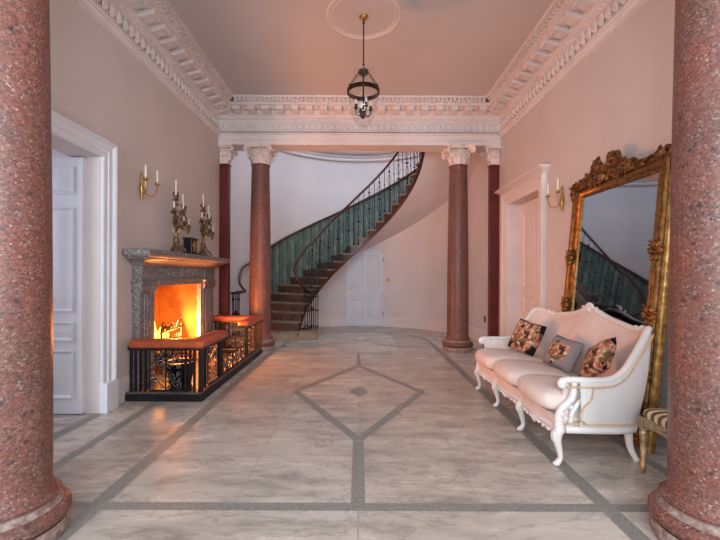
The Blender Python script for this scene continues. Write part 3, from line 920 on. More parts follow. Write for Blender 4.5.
# ------------------------------------------------------------------ fireplace
XJ = -2.335
fp = thing('fireplace', (-2.42, 5.2, 0), 'grey marble fireplace with fluted frieze and deep moulded mantel shelf', 'fireplace')
def stack(mb, xb, y0, y1, prof, fn=None):
    rg = []
    for d, z in prof: rg.append([(-HW, y0 - d, z), (xb + d, y0 - d, z), (xb + d, y1 + d, z), (-HW, y1 + d, z)])
    mb.rings(rg)
mb = MB(); stack(mb, XJ + .02, 4.155, 6.25, [(.0, 1.40), (.03, 1.405), (.04, 1.425), (.075, 1.445), (.11, 1.465), (.13, 1.47), (.13, 1.482), (.165, 1.49), (.185, 1.51), (.185, 1.55), (.18, 1.565), (.16, 1.568)])
mb.build('mantel_shelf', M['mantel'], fp, 30, .003)
mb = MB(); mb.box(-HW, XJ, 4.16, 6.25, 1.22, 1.405)
mb.box(-HW, XJ + .018, 4.155, 6.255, 1.22, 1.25)
y = 4.56
while y < 5.84:
    mb.box(XJ - .001, XJ + .014, y, y + .028, 1.265, 1.39); y += .052
for a, b in ((4.145, 4.46), (5.84, 6.27)):
    mb.box(-HW, XJ + .02, a + .01, b - .01, 1.25, 1.40)
mb.build('frieze', M['mantel'], fp, 0, .002)
for a, b in ((4.155, 4.45), (5.85, 6.26)):
    mb = MB(); mb.box(-HW, XJ, a, b, 0, 1.22)
    mb.box(-HW, XJ + .025, a - .005, b + .005, 0, .14)
    nf = 3 if b - a < .35 else 4
    for i in range(nf):
        y = lerp(a + .07, b - .07, (i + .5) / nf); w_ = (b - a - .14) / nf * .36
        mb.box(XJ - .001, XJ + .012, y - w_, y + w_, .22, 1.08)
    for z0, z1, d in ((1.10, 1.125, .02), (1.125, 1.15, .035), (1.15, 1.20, .025), (1.20, 1.23, .045)):
        mb.box(-HW, XJ + d, a - d * .6, b + d * .6, z0, z1)
    mb.build('jamb', M['mantel'], fp, 0, .004)
# firebox with splayed sides
mb = MB(); xo, xbk = XJ - .02, -2.86
F = [(xo, 4.45), (xbk, 4.68), (xbk, 5.62), (xo, 5.85)]
nz = 2
vs = [(x, y, 0.04) for x, y in F] + [(x, y, 1.24) for x, y in F]
mb.add(vs, [(0, 1, 5, 4), (1, 2, 6, 5), (2, 3, 7, 6), (4, 5, 6, 7), (3, 2, 1, 0)])
mb.build('firebox', M['soot'], fp, 0)
mb = MB(); mb.box(XJ - .06, XJ - .005, 4.45, 5.85, 1.17, 1.22)
for a, b in ((4.45, 4.48), (5.79, 5.85)): mb.box(XJ - .07, XJ - .012, a, b, .05, 1.18)
mb.build('slip', M['mantel'], fp, 0)
mb = MB(); mb.box(-2.40, -1.72, 4.16, 6.25, .0, .05); mb.box(-2.86, -2.40, 4.46, 5.84, .0, .05)
mb.build('hearth', M['hearthstone'], fp, 0)
# grate
gt = thing('fire_grate', (-2.56, 5.17, .052), 'black iron fire grate with scrolled top bars inside the fireplace', 'grate')
mb = MB()
XG0, XG1, GY0, GY1 = -2.48, -2.76, 4.90, 5.46
for z in (.22, .33, .44): mb.bar((XG0, GY0, z), (XG0, GY1, z), .010, 6)
for i in range(9):
    y = lerp(GY0, GY1, i / 8); mb.bar((XG0, y, .2), (XG0, y, .5), .008, 6)
for y in (GY0, GY1):
    for x in (XG0, XG1): mb.bar((x, y, .053), (x, y, .62 if x == XG0 else .5), .013, 8)
    mb.bar((XG0, y, .3), (XG1, y, .3), .010, 6); mb.bar((XG0, y, .2), (XG1, y, .2), .01, 6)
for i in range(7):
    y = lerp(GY0 + .03, GY1 - .03, i / 6); mb.bar((XG0, y, .2), (XG1, y, .2), .01, 6)
mb.build('basket', M['iron'], gt, 40)
mb = MB()
mb.bar((XG0, GY0 - .03, .56), (XG0, GY1 + .06, .585), .012, 6)
for y, s in ((4.96, 1), (5.10, -1), (5.12, 1), (5.27, -1)):
    mb.tube(spiral((XG0, y + .05 * s, .62), (0, s, 0), (0, 0, 1), .055, 1.4, 18, pi * .9, 1), .009, 5)
mb.tube(spline([(XG0, 4.93, .56), (XG0, 4.91, .64), (XG0, 4.95, .70), (XG0 , 4.98, .67)], 4), .009, 5)
mb.tube(spline([(XG0, 5.30, .57), (XG0, 5.36, .66), (XG0, 5.44, .68), (XG0, 5.46, .72)], 4), .009, 5)
mb.bar((XG0, 5.46, .585), (XG0, 5.46, .053), .012, 6)
mb.build('scroll_bar', M['iron'], gt, 40)
LG = 'logs burning in the grate'
for p0, p1, r, lb in (((-2.575, 4.96, .268), (-2.575, 5.40, .272), .045, 'charred log lying along the front of the fire grate'),
                      ((-2.69, 4.94, .268), (-2.69, 5.38, .270), .045, 'charred log lying at the back of the fire grate'),
                      ((-2.66, 5.00, .352), (-2.60, 5.34, .358), .038, 'burning log lying on top of the other two logs')):
    mb = MB(); P = [Vector(p0).lerp(Vector(p1), i / 8) for i in range(9)]
    mb.tube(P, [r * (1 + .07 * sin(i * 2.3)) for i in range(9)], 10)
    o = mb.build('log', M['log'], None, 50); tag(o, lb, 'log', LG)
fl = thing('fire', (-2.62, 5.15, .38), 'bright orange flames burning low in the grate', 'fire')
for (y, x, h_, w_) in ((4.98, -2.60, .20, .045), (5.05, -2.63, .30, .055), (5.12, -2.60, .22, .045), (5.19, -2.65, .20, .05), (5.27, -2.61, .15, .04), (5.10, -2.68, .24, .05), (5.34, -2.64, .12, .035)):
    mb = MB(); n = 9
    mb.lathe([(max(.002, w_ * sin(pi * min(1, (.12 + .88 * i / n))) ** .8 * (1 - .35 * i / n)), h_ * i / n) for i in range(n + 1)], (x, y, .402), 10)
    mb.v = [(a + .02 * sin(9 * c + y * 31), b + .025 * sin(11 * c + y * 17), c) for a, b, c in mb.v]
    mb.build('flame', M['flame'], fl, 180)

# ------------------------------------------------------------------ club fender
fd = thing('club_fender', (-1.98, 5.25, 0), 'black iron club fender with orange leather seats around the hearth', 'fender')
X0, X1, FY0, FY1 = -2.395, -1.60, 3.99, 6.48
def ubase(mb, o, z0, z1, w):
    poly = [(X0, FY0 + o), (X1 - o, FY0 + o), (X1 - o, FY1 - o), (X0, FY1 - o), (X0, FY1 - w), (X1 - w, FY1 - w), (X1 - w, FY0 + w), (X0, FY0 + w)]
    mb.prism(poly, z0, z1)
mb = MB(); ubase(mb, 0, 0, .075, .11); mb.build('plinth', M['iron'], fd, 0, .004)
mb = MB(); ubase(mb, .012, .075, .092, .10); mb.build('base_rail', M['iron_grey'], fd, 0)
def post(x, y, z1, w=.011):
    mb = MB(); mb.box(x - w, x + w, y - w, y + w, .09, z1); mb.build('post', M['iron'], fd, 0)
def fret(o, ux, w, h, cols, rows, name='fretwork'):
    o = Vector(o); ux = Vector(ux); uz = Vector((0, 0, 1))
    mb = MB()
    P = lambda s, z: o + ux * s + uz * z
    mb.cur = 0
    for s in (0, w): mb.bar(P(s, 0), P(s, h), .009, 6)
    for z in (0, h): mb.bar(P(0, z), P(w, z), .008, 6)
    cw, ch = w / cols, h / rows
    for i in range(1, cols): mb.bar(P(i * cw, 0), P(i * cw, h), .009, 6)
    mb.cur = 1
    for i in range(cols):
        for j in range(rows):
            cx, cz = (i + .5) * cw, (j + .5) * ch; f = -1 if (i + j) % 2 else 1
            rr = min(cw, ch) * .27
            for q in (-1, 1):
                c = P(cx + q * f * cw * .17, cz + q * ch * .21)
                sp = spiral(c, ux * q * f, uz * q, rr, 1.5, 20, pi * .5, -1)
                mb.tube(sp, .0062, 5)
            mb.tube(spline([P(cx - f * cw * .40, cz + ch * .36), P(cx - f * cw * .12, cz + .12 * ch), P(cx + f * cw * .12, cz - .12 * ch), P(cx + f * cw * .40, cz - ch * .36)], 4), .0068, 5)
            for q in (-1, 1):
                mb.ell(P(cx + q * f * cw * .34, cz - q * ch * .05), .013, .013, .018, 6, 5)
                mb.tube(spiral(P(cx - q * f * cw * .30, cz + q * ch * .30), ux * -q * f, uz * q, rr * .55, 1.2, 12, 0, 1), .005, 5)
    mb.build(name, [M['iron'], M['iron_grey']], fd, 40)
SZ = .545
NY = FY0 + .05
for x in (-2.355, -2.31, -2.26, -2.205): post(x, NY, SZ)
fret((-2.165, NY, .10), (1, 0, 0), .335, SZ - .12, 2, 2)
for x in (-1.79, -1.745, -1.70): post(x, NY, SZ)
post(X1 - .03, NY, SZ, .022)
FX = X1 - .05
post(FX, 4.20, SZ); fret((FX, 4.27, .10), (0, 1, 0), .30, SZ - .12, 1, 2); post(FX, 4.63, SZ, .014); post(FX, 4.69, SZ, .014)
fret((FX, 4.73, .10), (0, 1, 0), .92, .19, 5, 1)
post(FX, 5.68, SZ, .014); post(FX, 5.74, SZ, .014); fret((FX, 5.80, .10), (0, 1, 0), .40, SZ - .12, 1, 2); post(FX, 6.27, SZ); post(X1 - .03, 6.42, SZ, .022)
FYY = 6.42
for x in (-2.355, -2.30, -2.245): post(x, FYY, SZ)
fret((-2.2, FYY, .10), (1, 0, 0), .34, SZ - .12, 2, 2)
for x in (-1.80, -1.74, -1.68): post(x, FYY, SZ)
def lseat(pts, w, z0, z1):
    """padded seat swept along an L"""
    P = [Vector((x, y, 0)) for x, y in pts]; rings = []
    m = (z0 + z1) / 2; hh = (z1 - z0) / 2
    sec = [(w / 2 * (1 if abs(cos(a)) > .001 else 0) * math.copysign(abs(cos(a)) ** .45, cos(a)), hh * math.copysign(abs(sin(a)) ** .55, sin(a))) for a in [2 * pi * i / 20 for i in range(20)]]
    def ringat(p, nrm, k, sc=1, adv=Vector((0, 0, 0))):
        return [tuple(p + adv + nrm * (s * k * sc) + Vector((0, 0, m + z * sc))) for s, z in sec]
    d0 = (P[1] - P[0]).normalized(); d1 = (P[2] - P[1]).normalized()
    n0 = Vector((-d0.y, d0.x, 0)); n1 = Vector((-d1.y, d1.x, 0)); nm = (n0 + n1).normalized(); km = 1 / nm.dot(n0)
    for s, q in ((.0, .5), (.012, .8), (.035, 1)): rings.append(ringat(P[0], n0, 1, q if s < .03 else 1, d0 * s))
    rings.append(ringat(P[0].lerp(P[1], .6), n0, 1)); rings.append(ringat(P[1], nm, km)); rings.append(ringat(P[1].lerp(P[2], .5), n1, 1))
    for s, q in ((.035, 1), (.012, .8), (.0, .5)): rings.append(ringat(P[2], n1, 1, q, -d1 * s))
    mb = MB(); mb.rings(rings); mb.build('leather_seat', M['leather'], fd, 50)
    mb = MB(); 
    a, b, c = P
    q = lambda p, nrm, s, z: tuple(p + nrm * s + Vector((0, 0, z)))
    mb.rings([[q(a, n0, -.07, z0 - .02), q(a, n0, .07, z0 - .02), q(a, n0, .07, z0 + .02), q(a, n0, -.07, z0 + .02)], [q(b, nm, -.07 * km, z0 - .02), q(b, nm, .07 * km, z0 - .02), q(b, nm, .07 * km, z0 + .02), q(b, nm, -.07 * km, z0 + .02)], [q(c, n1, -.07, z0 - .02), q(c, n1, .07, z0 - .02), q(c, n1, .07, z0 + .02), q(c, n1, -.07, z0 + .02)]])
    mb.build('seat_board', M['iron'], fd, 0)
lseat([(-2.35, 4.035), (-1.665, 4.035), (-1.665, 4.74)], .195, .548, .635)
lseat([(-1.665, 5.64), (-1.665, 6.385), (-2.40, 6.385)], .195, .548, .635)
# coal scuttle behind the fender
cs = thing('coal_scuttle', (-2.02, 4.42, .052), 'black metal coal scuttle standing on the hearth behind the fender', 'coal scuttle')
mb = MB(); mb.lathe([(.10, 0), (.11, .01), (.12, .03), (.155, .26), (.16, .27), (.15, .27), (.115, .04), (.0, .03)], (-2.02, 4.42, .052), 24, False); mb.build('body', M['black'], cs, 40)
mb = MB(); mb.tube([(-2.02 + .155 * cos(a), 4.42, .31 + .10 * sin(a)) for a in [pi * i / 10 for i in range(11)]], .007, 6); mb.build('handle', M['iron'], cs, 40)

# ------------------------------------------------------------------ candelabra, clock, sconces
CG = 'gilt candelabra on the mantel shelf'
cd = thing('candelabrum', (-2.28, 4.86, 1.568), 'taller looking gilt branched candelabrum on the mantel, on the doorway side of the black clock', 'candelabrum', CG)
O = Vector((-2.28, 4.86, 1.568))
rnd = random.Random(3)
mb = MB()
for k in range(3):
    a = 2 * pi * k / 3 + .4
    mb.tube(spline([O + Vector((.11 * cos(a), .11 * sin(a), .016)), O + Vector((.10 * cos(a), .10 * sin(a), .05)), O + Vector((.05 * cos(a), .05 * sin(a), .10)), O + Vector((.03 * cos(a), .03 * sin(a), .15))], 4), [.011] * 13, 6)
mb.lathe([(.085, .0), (.088, .012), (.07, .02), (.05, .05), (.03, .09), (.024, .12)], O, 12)
mb.build('foot', M['ormolu'], cd, 45)
mb = MB(); mb.lathe([(.022, .11), (.032, .15), (.036, .17), (.022, .20), (.018, .22), (.026, .26), (.036, .31), (.042, .325), (.02, .33)], O, 16)
for k in range(8):
    a = 2 * pi * k / 8; leaf(mb, O + Vector((.026 * cos(a), .026 * sin(a), 0)), (cos(a), sin(a), 0), (-sin(a), cos(a), 0), .25, .07, .025, .012, False)
mb.build('vase', M['ormolu'], cd, 45)
stem = spline([O + Vector((0, 0, .32)), O + Vector((.01, -.03, .42)), O + Vector((0, -.045, .52)), O + Vector((.01, -.03, .64)), O + Vector((0, -.01, .76))], 5)
tips = [(Vector((0, -.012, .76)), None), (Vector((.03, -.075, .68)), .5), (Vector((.05, .07, .60)), .42), (Vector((.02, .17, .50)), .38), (Vector((.05, .25, .36)), .36), (Vector((.10, -.03, .52)), .40), (Vector((.04, .12, .40)), .36), (Vector((.03, -.12, .52)), .38)]
mb = MB(); mb.tube(stem, .009, 6)
def twig_leaves(p, n, spread):
    for i in range(n):
        d = Vector((rnd.uniform(-1, 1), rnd.uniform(-1, 1), rnd.uniform(-.7, 1))).normalized()
        q = p + d * rnd.uniform(.3, 1) * spread
        rot = d.to_track_quat('X', 'Z').to_matrix()
        mb.ell(q, .02, .004, .010, 6, 5, rot)
for tip, z0 in tips:
    if z0 is None: continue
    base = O + Vector((0, -.03, z0))
    P = spline([base, base.lerp(O + tip, .45) + Vector((0, 0, -.05)), O + tip + Vector((0, 0, -.04)), O + tip], 4)
    mb.tube(P, .006, 5)
    for p in P[::3]: twig_leaves(p, 3, .04)
for p in stem[::3]: twig_leaves(p, 3, .04)
for tip, _ in tips: twig_leaves(O + tip + Vector((0, 0, -.05)), 6, .045)
mb.build('branches', M['ormolu'], cd, 50)
for tip, _ in tips:
    p = O + tip
    mb = MB(); mb.lathe([(.008, -.02), (.03, -.01), (.032, -.004), (.014, .0), (.015, .02), (.018, .025), (.012, .028)], p, 12); cup = mb.build('candle_cup', M['ormolu'], cd, 50)
    hgt = .13 if tip.z > .6 else .085
    mb = MB(); mb.lathe([(.0105, .0), (.010, hgt - .006), (.005, hgt), (.001, hgt + .01)], p + Vector((0, 0, .02)), 10); mb.build('candle', M['candle'], cup, 50)
c = copy_tree(cd); c.location = (-2.28, 5.70, 1.568); c.rotation_euler = (0, 0, .0); c['label'] = 'gilt branched candelabrum on the mantel, between the black clock and the dark red pilaster'
ck = thing('mantel_clock', (-2.28, 5.27, 1.568), 'small black slate clock with gilt dial between the two candelabra', 'clock')
mb = MB(); mb.box(-2.345, -2.215, 5.16, 5.38, 1.568, 1.60); mb.box(-2.335, -2.225, 5.18, 5.36, 1.60, 1.775); mb.box(-2.345, -2.215, 5.165, 5.375, 1.775, 1.795)
mb.build('case', M['black'], ck, 0, .004)
mb = MB(); mb.lathe([(.055, 0), (.062, .006), (.058, .014), (.05, .012), (.0, .011)], (0, 0, 0), 24)
mb.v = [(-2.225 + z, 5.27 + x, 1.695 + y) for x, y, z in mb.v]; mb.build('dial', M['brass'], ck, 40)
mb = MB()
for k in range(5): mb.ell((-2.22, 5.27 + .02 * (k - 2), 1.63 - .006 * abs(k - 2)), .008, .014, .012, 8, 5)
for a in (.5, 2.0): mb.bar((-2.208, 5.27, 1.695), (-2.208, 5.27 + .035 * cos(a), 1.695 + .035 * sin(a)), .003, 5)
mb.build('mount', M['brass'], ck, 40)
# wall sconces
SG = 'brass two-branch wall sconces'
sc0 = thing('wall_sconce', (-HW, 4.30, 2.25), 'brass two-branch candle sconce on the wall beside the open white door', 'sconce', SG)
O = Vector((-HW, 4.30, 2.25))
mb = MB(); mb.lathe([(.002, -.13), (.012, -.125), (.016, -.10), (.010, -.07), (.018, -.03), (.022, .0), (.016, .04), (.010, .10), (.014, .15), (.004, .18)], O + Vector((.022, 0, 0)), 12)
mb.ell(O + Vector((.012, 0, 0)), .012, .03, .05, 10, 6); mb.build('backplate', M['brass'], sc0, 50)
for s in (-1, 1):
    mb = MB(); tip = O + Vector((.13, s * .12, .07))
    mb.tube(spline([O + Vector((.03, 0, -.02)), O + Vector((.06, s * .04, -.065)), O + Vector((.11, s * .10, -.055)), tip + Vector((0, 0, -.04)), tip], 5), .006, 6)
    mb.lathe([(.01, -.012), (.03, .0), (.032, .005), (.012, .008), (.013, .03), (.010, .032)], tip, 12)
    arm = mb.build('arm', M['brass'], sc0, 50)
    mb = MB(); mb.lathe([(.011, 0), (.0105, .12), (.004, .128), (.001, .14)], tip + Vector((0, 0, .028)), 10); mb.build('candle', M['candle'], arm, 50)
c = copy_tree(sc0); c.location = (HW, 4.62, 2.20); c.rotation_euler = (0, 0, pi); c['label'] = 'brass two-branch candle sconce on the wall between the closed door and the gilt mirror'

# ------------------------------------------------------------------ lantern
ln = thing('hanging_lantern', (.04, 4.37, 4.2), 'glass bell jar lantern with dark bronze band hanging from the ceiling', 'lantern')
O = Vector((.04, 4.37, 0))
mb = MB(); mb.lathe([(.0, 4.16), (.03, 4.165), (.045, 4.18), (.05, 4.2)], O, 20); mb.build('ceiling_cup', M['brass'], ln, 50)
mb = MB(); mb.bar(O + Vector((0, 0, 3.60)), O + Vector((0, 0, 4.165)), .007, 8)
for z in (3.63, 3.66, 4.13): mb.ell(O + Vector((0, 0, z)), .013, .013, .015, 8, 6)
mb.build('rod', M['bronze'], ln, 50)
mb = MB(); mb.lathe([(.01, 3.615), (.03, 3.61), (.055, 3.595), (.06, 3.575), (.055, 3.56), (.02, 3.555), (.015, 3.52)], O, 24); mb.build('smoke_cap', M['bronze'], ln, 50)
RB = .172
mb = MB()
mb.grid(lambda u, v: tuple(O + Vector(((RB + .004 * sin(2 * pi * v) ) * cos(2 * pi * u), (RB + .004 * sin(2 * pi * v)) * sin(2 * pi * u), 3.36 + .022 * cos(2 * pi * v)))), 48, 8, True, True)
for z in (3.34, 3.38): mb.tube([O + Vector(((RB + .004) * cos(2 * pi * i / 48), (RB + .004) * sin(2 * pi * i / 48), z)) for i in range(48)], .006, 6, True)
for i in range(36):
    a = 2 * pi * i / 36; mb.ell(O + Vector(((RB + .005) * cos(a), (RB + .005) * sin(a), 3.36)), .008, .008, .012, 6, 4)
mb.build('band', M['bronze'], ln, 50)
for k in range(3):
    a = 2 * pi * k / 3 + pi / 6 + pi
    p0 = O + Vector((.05 * cos(a), .05 * sin(a), 3.575)); p1 = O + Vector((RB * cos(a), RB * sin(a), 3.385)); mb = MB()
    n = 7
    for i in range(n):
        p = p0.lerp(p1, (i + .5) / n); d = (p1 - p0).normalized()
        q = d.orthogonal().normalized() if i % 2 else d.cross(d.orthogonal()).normalized()
        mb.tube([p + d * (.020 * cos(w)) + q * (.009 * sin(w)) for w in [2 * pi * j / 10 for j in range(10)]], .003, 5, True)
    mb.ell(p1 + Vector((0, 0, .005)), .012, .012, .02, 8, 5)
    mb.build('chain', M['bronze'], ln, 50)
mb = MB()
gl = [(.115, 3.60), (.112, 3.585), (.10, 3.56), (.105, 3.53), (.14, 3.47), (.163, 3.41), (.166, 3.35), (.16, 3.25), (.142, 3.14), (.11, 3.05), (.06, 2.985), (.02, 2.965), (.0, 2.96)]
sg_ = spline([(r, 0, z) for r, z in gl], 3)
mb.lathe([(max(p.x, .0005), p.z) for p in sg_], O, 40, False); mb.build('glass_jar', M['glass'], ln, 180)
mb = MB(); mb.lathe([(.0, 2.925), (.008, 2.93), (.012, 2.945), (.006, 2.955), (.012, 2.963)], O, 12); mb.build('finial', M['glass'], ln, 60)
mb = MB(); mb.bar(O + Vector((0, 0, 3.10)), O + Vector((0, 0, 3.56)), .008, 8); mb.lathe([(.0, 3.05), (.012, 3.06), (.025, 3.08), (.018, 3.11), (.03, 3.14), (.018, 3.17), (.012, 3.2)], O, 16); mb.build('stem', M['bronze'], ln, 50)
for k in range(4):
    a = 2 * pi * k / 4 + .35; d = Vector((cos(a), sin(a), 0)); tip = O + d * .088 + Vector((0, 0, 3.165))
    mb = MB(); mb.tube(spline([O + d * .012 + Vector((0, 0, 3.12)), O + d * .05 + Vector((0, 0, 3.085)), O + d * .085 + Vector((0, 0, 3.12)), tip], 5), .0065, 6)
    mb.lathe([(.01, -.01), (.024, .0), (.024, .005), (.014, .01), (.015, .04), (.012, .045)], tip, 12); ar = mb.build('arm', M['bronze'], ln, 50)
    mb = MB(); mb.lathe([(.012, 0), (.0115, .05), (.004, .06)], tip + Vector((0, 0, .04)), 10); mb.build('candle', M['candle'], ar, 50)

# ------------------------------------------------------------------ sofa
YC = 3.57
so = thing('sofa', (1.7, YC, 0), 'long white carved sofa with pale pink upholstery along the right wall', 'sofa')
HALF = [(0, 1.99, 2.13, .995), (.1, 1.99, 2.13, .985), (.2, 1.99, 2.13, .958), (.32, 1.99, 2.13, .932), (.46, 1.985, 2.125, .912), (.60, 1.98, 2.115, .895), (.70, 1.965, 2.09, .903), (.80, 1.935, 2.055, .930),
        (.86, 1.905, 2.005, .925), (.885, 1.865, 1.945, .845), (.895, 1.82, 1.88, .745), (.90, 1.775, 1.815, .655), (.902, 1.72, 1.74, .603), (.90, 1.64, 1.65, .588), (.895, 1.53, 1.535, .588), (.885, 1.42, 1.42, .588)]
full = [(YC + d, a, b, z) for d, a, b, z in HALF[::-1]] + [(YC - d, a, b, z) for d, a, b, z in HALF[1:]]
PTH = spline(full, 5)           # far arm -> back -> near arm
NP = len(PTH)
def outn(i):
    a = PTH[max(i - 1, 0)]; b = PTH[min(i + 1, NP - 1)]
    t_ = Vector((b[1] - a[1], b[0] - a[0], 0)).normalized()    # (dx, dy)
    return Vector((-t_.y, t_.x, 0))
sgn = 1 if outn(NP // 2).x > 0 else -1
OUT = [outn(i) * sgn for i in range(NP)]
BASE = [Vector((p[1], p[0], .25)) for p in PTH]
TOP = [Vector((p[2], p[0], p[3])) for p in PTH]
# top piece tilts outwards in plan on the long back only; keep arm tops over their bases
mb = MB()
I0 = next(i for i in range(NP) if BASE[i].x > 1.50)
def outer(u, v):
    i = I0 + round(u * (NP - 1 - 2 * I0)); return BASE[i].lerp(TOP[i], v) + OUT[i] * (.018 + .022 * sin(pi * v))
mb.grid(outer, NP - 2 * I0, 10); mb.build('outer_panel', M['stripefab'], so, 60)
mb = MB()
def inner(u, v):
    i = round(u * (NP - 1)); b = BASE[i] + Vector((0, 0, .06)); t_ = TOP[i] - Vector((0, 0, .012))
    hgt = t_.z - b.z
    return b.lerp(t_, v) - OUT[i] * (.006 + (.03 + .05 * min(1, max(0, hgt - .25) / .35)) * (sin(pi * min(1, v * 1.0)) ** .6))
mb.grid(inner, NP, 12); mb.build('back_upholstery', M['cream'], so, 60)
mb = MB()
mb.tube([t_ + Vector((0, 0, .0)) for t_ in TOP], [.023 + .006 * max(0, 1 - abs(i - NP / 2) / 12) for i in range(NP)], 10)
mb.tube(BASE, .030, 8)
# front rail, hidden deck edges
mb.tube(spline([BASE[0], (1.375, 4.35, .25), (1.36, 4.17, .252), (1.375, 3.87, .25), (1.35, 3.57, .252), (1.375, 3.27, .25), (1.36, 2.97, .252), (1.375, 2.79, .25), BASE[-1]], 5), .022, 8)
for s in (-1, 1):
    ya = YC + s * .885
    # scrolled hand rest
    mb.tube(spline([(1.56, ya + s * .008, .589), (1.48, ya, .589), (1.42, ya, .588), (1.392, ya, .572), (1.396, ya, .548), (1.416, ya, .548), (1.418, ya, .562)], 5), .022, 8)
    mb.ell((1.408, ya, .567), .025, .028, .024, 12, 8)
    # pierced S shaped arm support
    mb.tube(spline([(1.375, ya - s * .01, .24), (1.372, ya, .30), (1.385, ya, .37), (1.435, ya, .425), (1.475, ya, .475), (1.485, ya, .575)], 5), [.026, .026, .025, .024, .023, .022] * 4 + [.022] * 2, 8)
    mb.tube(spline([(1.45, ya - s * .01, .25), (1.462, ya, .31), (1.47, ya, .36), (1.505, ya, .42), (1.545, ya, .47), (1.555, ya, .58)], 5), .018, 8)
    mb.tube(spline([(1.385, ya, .385), (1.42, ya, .405), (1.47, ya, .40)], 4), .016, 8)
    mb.ell((1.378, ya + s * .012, .27), .034, .02, .045, 10, 8)
    for k in range(4): mb.ell((1.372 + .008 * k, ya + s * .022, .25 + .035 * k), .014, .008, .016, 8, 5)
mb.build('frame', M['whitepaint'], so, 60)
# crest carvings
mb = MB()
cx, cz = 2.125, 1.005
for k in range(-3, 4):
    a = k * .42; mb.ell((cx - .012, YC + .045 * sin(a), cz + .035 * cos(a)), .018, .016, .026, 8, 6, Matrix.Rotation(-a, 3, 'X'))
mb.ell((cx - .02, YC, cz - .005), .022, .03, .026, 10, 7)
for s in (-1, 1):
    mb.tube(spline([(cx - .01, YC + s * .04, cz - .01), (cx - .015, YC + s * .09, cz - .005), (cx - .012, YC + s * .14, cz - .03), (cx - .01, YC + s * .2, cz - .045)], 4), [.018, .017, .016, .015, .014, .013, .012, .011, .010, .009, .008, .007, .006], 6)
    mb.ell((cx - .012, YC + s * .10, cz + .012), .012, .03, .014, 8, 5)
    sc_ = MB(); sc_.ell((2.09, YC + s * .66, .905), .022, .034, .026, 10, 7); sc_.ell((2.085, YC + s * .70, .925), .016, .022, .02, 8, 6); sc_.ell((2.095, YC + s * .62, .918), .014, .022, .016, 8, 6); sc_.build('shoulder_carving', M['whitepaint'], so, 60)
mb.build('carved_crest', M['whitepaint'], so, 60)
mb = MB()
for off, fz in ((.027, lambda i: TOP[i] - Vector((0, 0, .042))), (.027, lambda i: BASE[i] + Vector((0, 0, .045)))):
    mb.tube([fz(i) + OUT[i] * off for i in range(NP)], .007, 6)
for i in (5, NP - 6):
    pass
for s, i0 in ((1, I0 + 1), (-1, NP - 2 - I0)):
    b, t_ = BASE[i0], TOP[i0]
    P = spline([b + OUT[i0] * .03 + Vector((.02, 0, .045)), b + OUT[i0] * .038 + Vector((-.025, 0, .09)), b + OUT[i0] * .042 + Vector((-.01, 0, .16)), b + OUT[i0] * .042 + Vector((.045, 0, .22)), t_ + OUT[i0] * .04 + Vector((.055, 0, -.042))], 4)
    mb.tube(P, .007, 6)
mb.build('braid', M['tanpipe'], so, 60)
# carved apron between the front legs
FL = [YC - .89, YC - .285, YC + .305, YC + .89]
mb = MB()
for a, b in zip(FL, FL[1:]):
    n = 30; top = []; bot = []
    for i in range(n + 1):
        t_ = i / n; y = lerp(a, b, t_); bow = .02 * sin(pi * t_)
        dz = .03 + .035 * abs(sin(2 * pi * t_)) ** 1.4 + .02 * max(0, 1 - abs(t_ - .5) / .1) + .006 * cos(t_ * 60)
        top.append((1.372 - bow, y, .262)); bot.append((1.372 - bow, y, .262 - dz))
    V = top + bot + [(x + .022, y, z) for x, y, z in top + bot]; m = n + 1
    fs = []
    for i in range(n):
        fs += [(i, i + 1, m + i + 1, m + i), (2 * m + i, 3 * m + i, 3 * m + i + 1, 2 * m + i + 1), (m + i, m + i + 1, 3 * m + i + 1, 3 * m + i), (i, 2 * m + i, 2 * m + i + 1, i + 1)]
    mb.add(V, fs)
    for k in range(9):
        t_ = (k + .5) / 9; y = lerp(a, b, t_); mb.ell((1.365 - .02 * sin(pi * t_), y, .235 - .02 * abs(sin(2 * pi * t_))), .012, .022, .014, 8, 5, Matrix.Rotation(.6 * (1 if k % 2 else -1), 3, 'X'))
    ym = (a + b) / 2
    for k in (-2, -1, 0, 1, 2): mb.ell((1.345, ym + .02 * k, .222 - .012 * (2 - abs(k)) * .5), .012, .010, .024, 8, 5, Matrix.Rotation(-.35 * k, 3, 'X'))
mb.build('apron', M['whitepaint'], so, 50)
mb = MB()
mb.rings([[(1.372 - .022 * abs(sin(3 * pi * i / 36)), lerp(YC - .87, YC + .87, i / 36), z) for z in (.262, .285, .315, .335)] + [(1.95, lerp(YC - .87, YC + .87, i / 36), .335), (1.95, lerp(YC - .87, YC + .87, i / 36), .262)] for i in range(37)])
mb.build('seat_border', M['cream'], so, 60)
for yc in (YC - .577, YC, YC + .577):
    mb = MB()
    def cush(u, v, yc=yc):
        a = 2 * pi * u; ph = pi * (v - .5)
        sg = lambda x, e: math.copysign(abs(x) ** e, x)
        cx_ = sg(cos(ph), .40)
        x = 1.64 - .335 * cx_ * sg(cos(a), .42); y = yc + .289 * cx_ * sg(sin(a), .30)
        x -= .028 * (cos(pi * (y - yc) / .6)) * max(0, (1.64 - x) / .335)
        z = .415 - .11 * max(0, x - 1.45) + (.084 if ph > 0 else .078) * sg(sin(ph), .62) + (.024 * cos(pi * (x - 1.655) / .66) * cos(pi * (y - yc) / .6) if ph > 0 else 0)
        return (x, y, z)
    mb.grid(cush, 40, 17, True, False)
    mb.build('seat_cushion', M['cream'], so, 180)
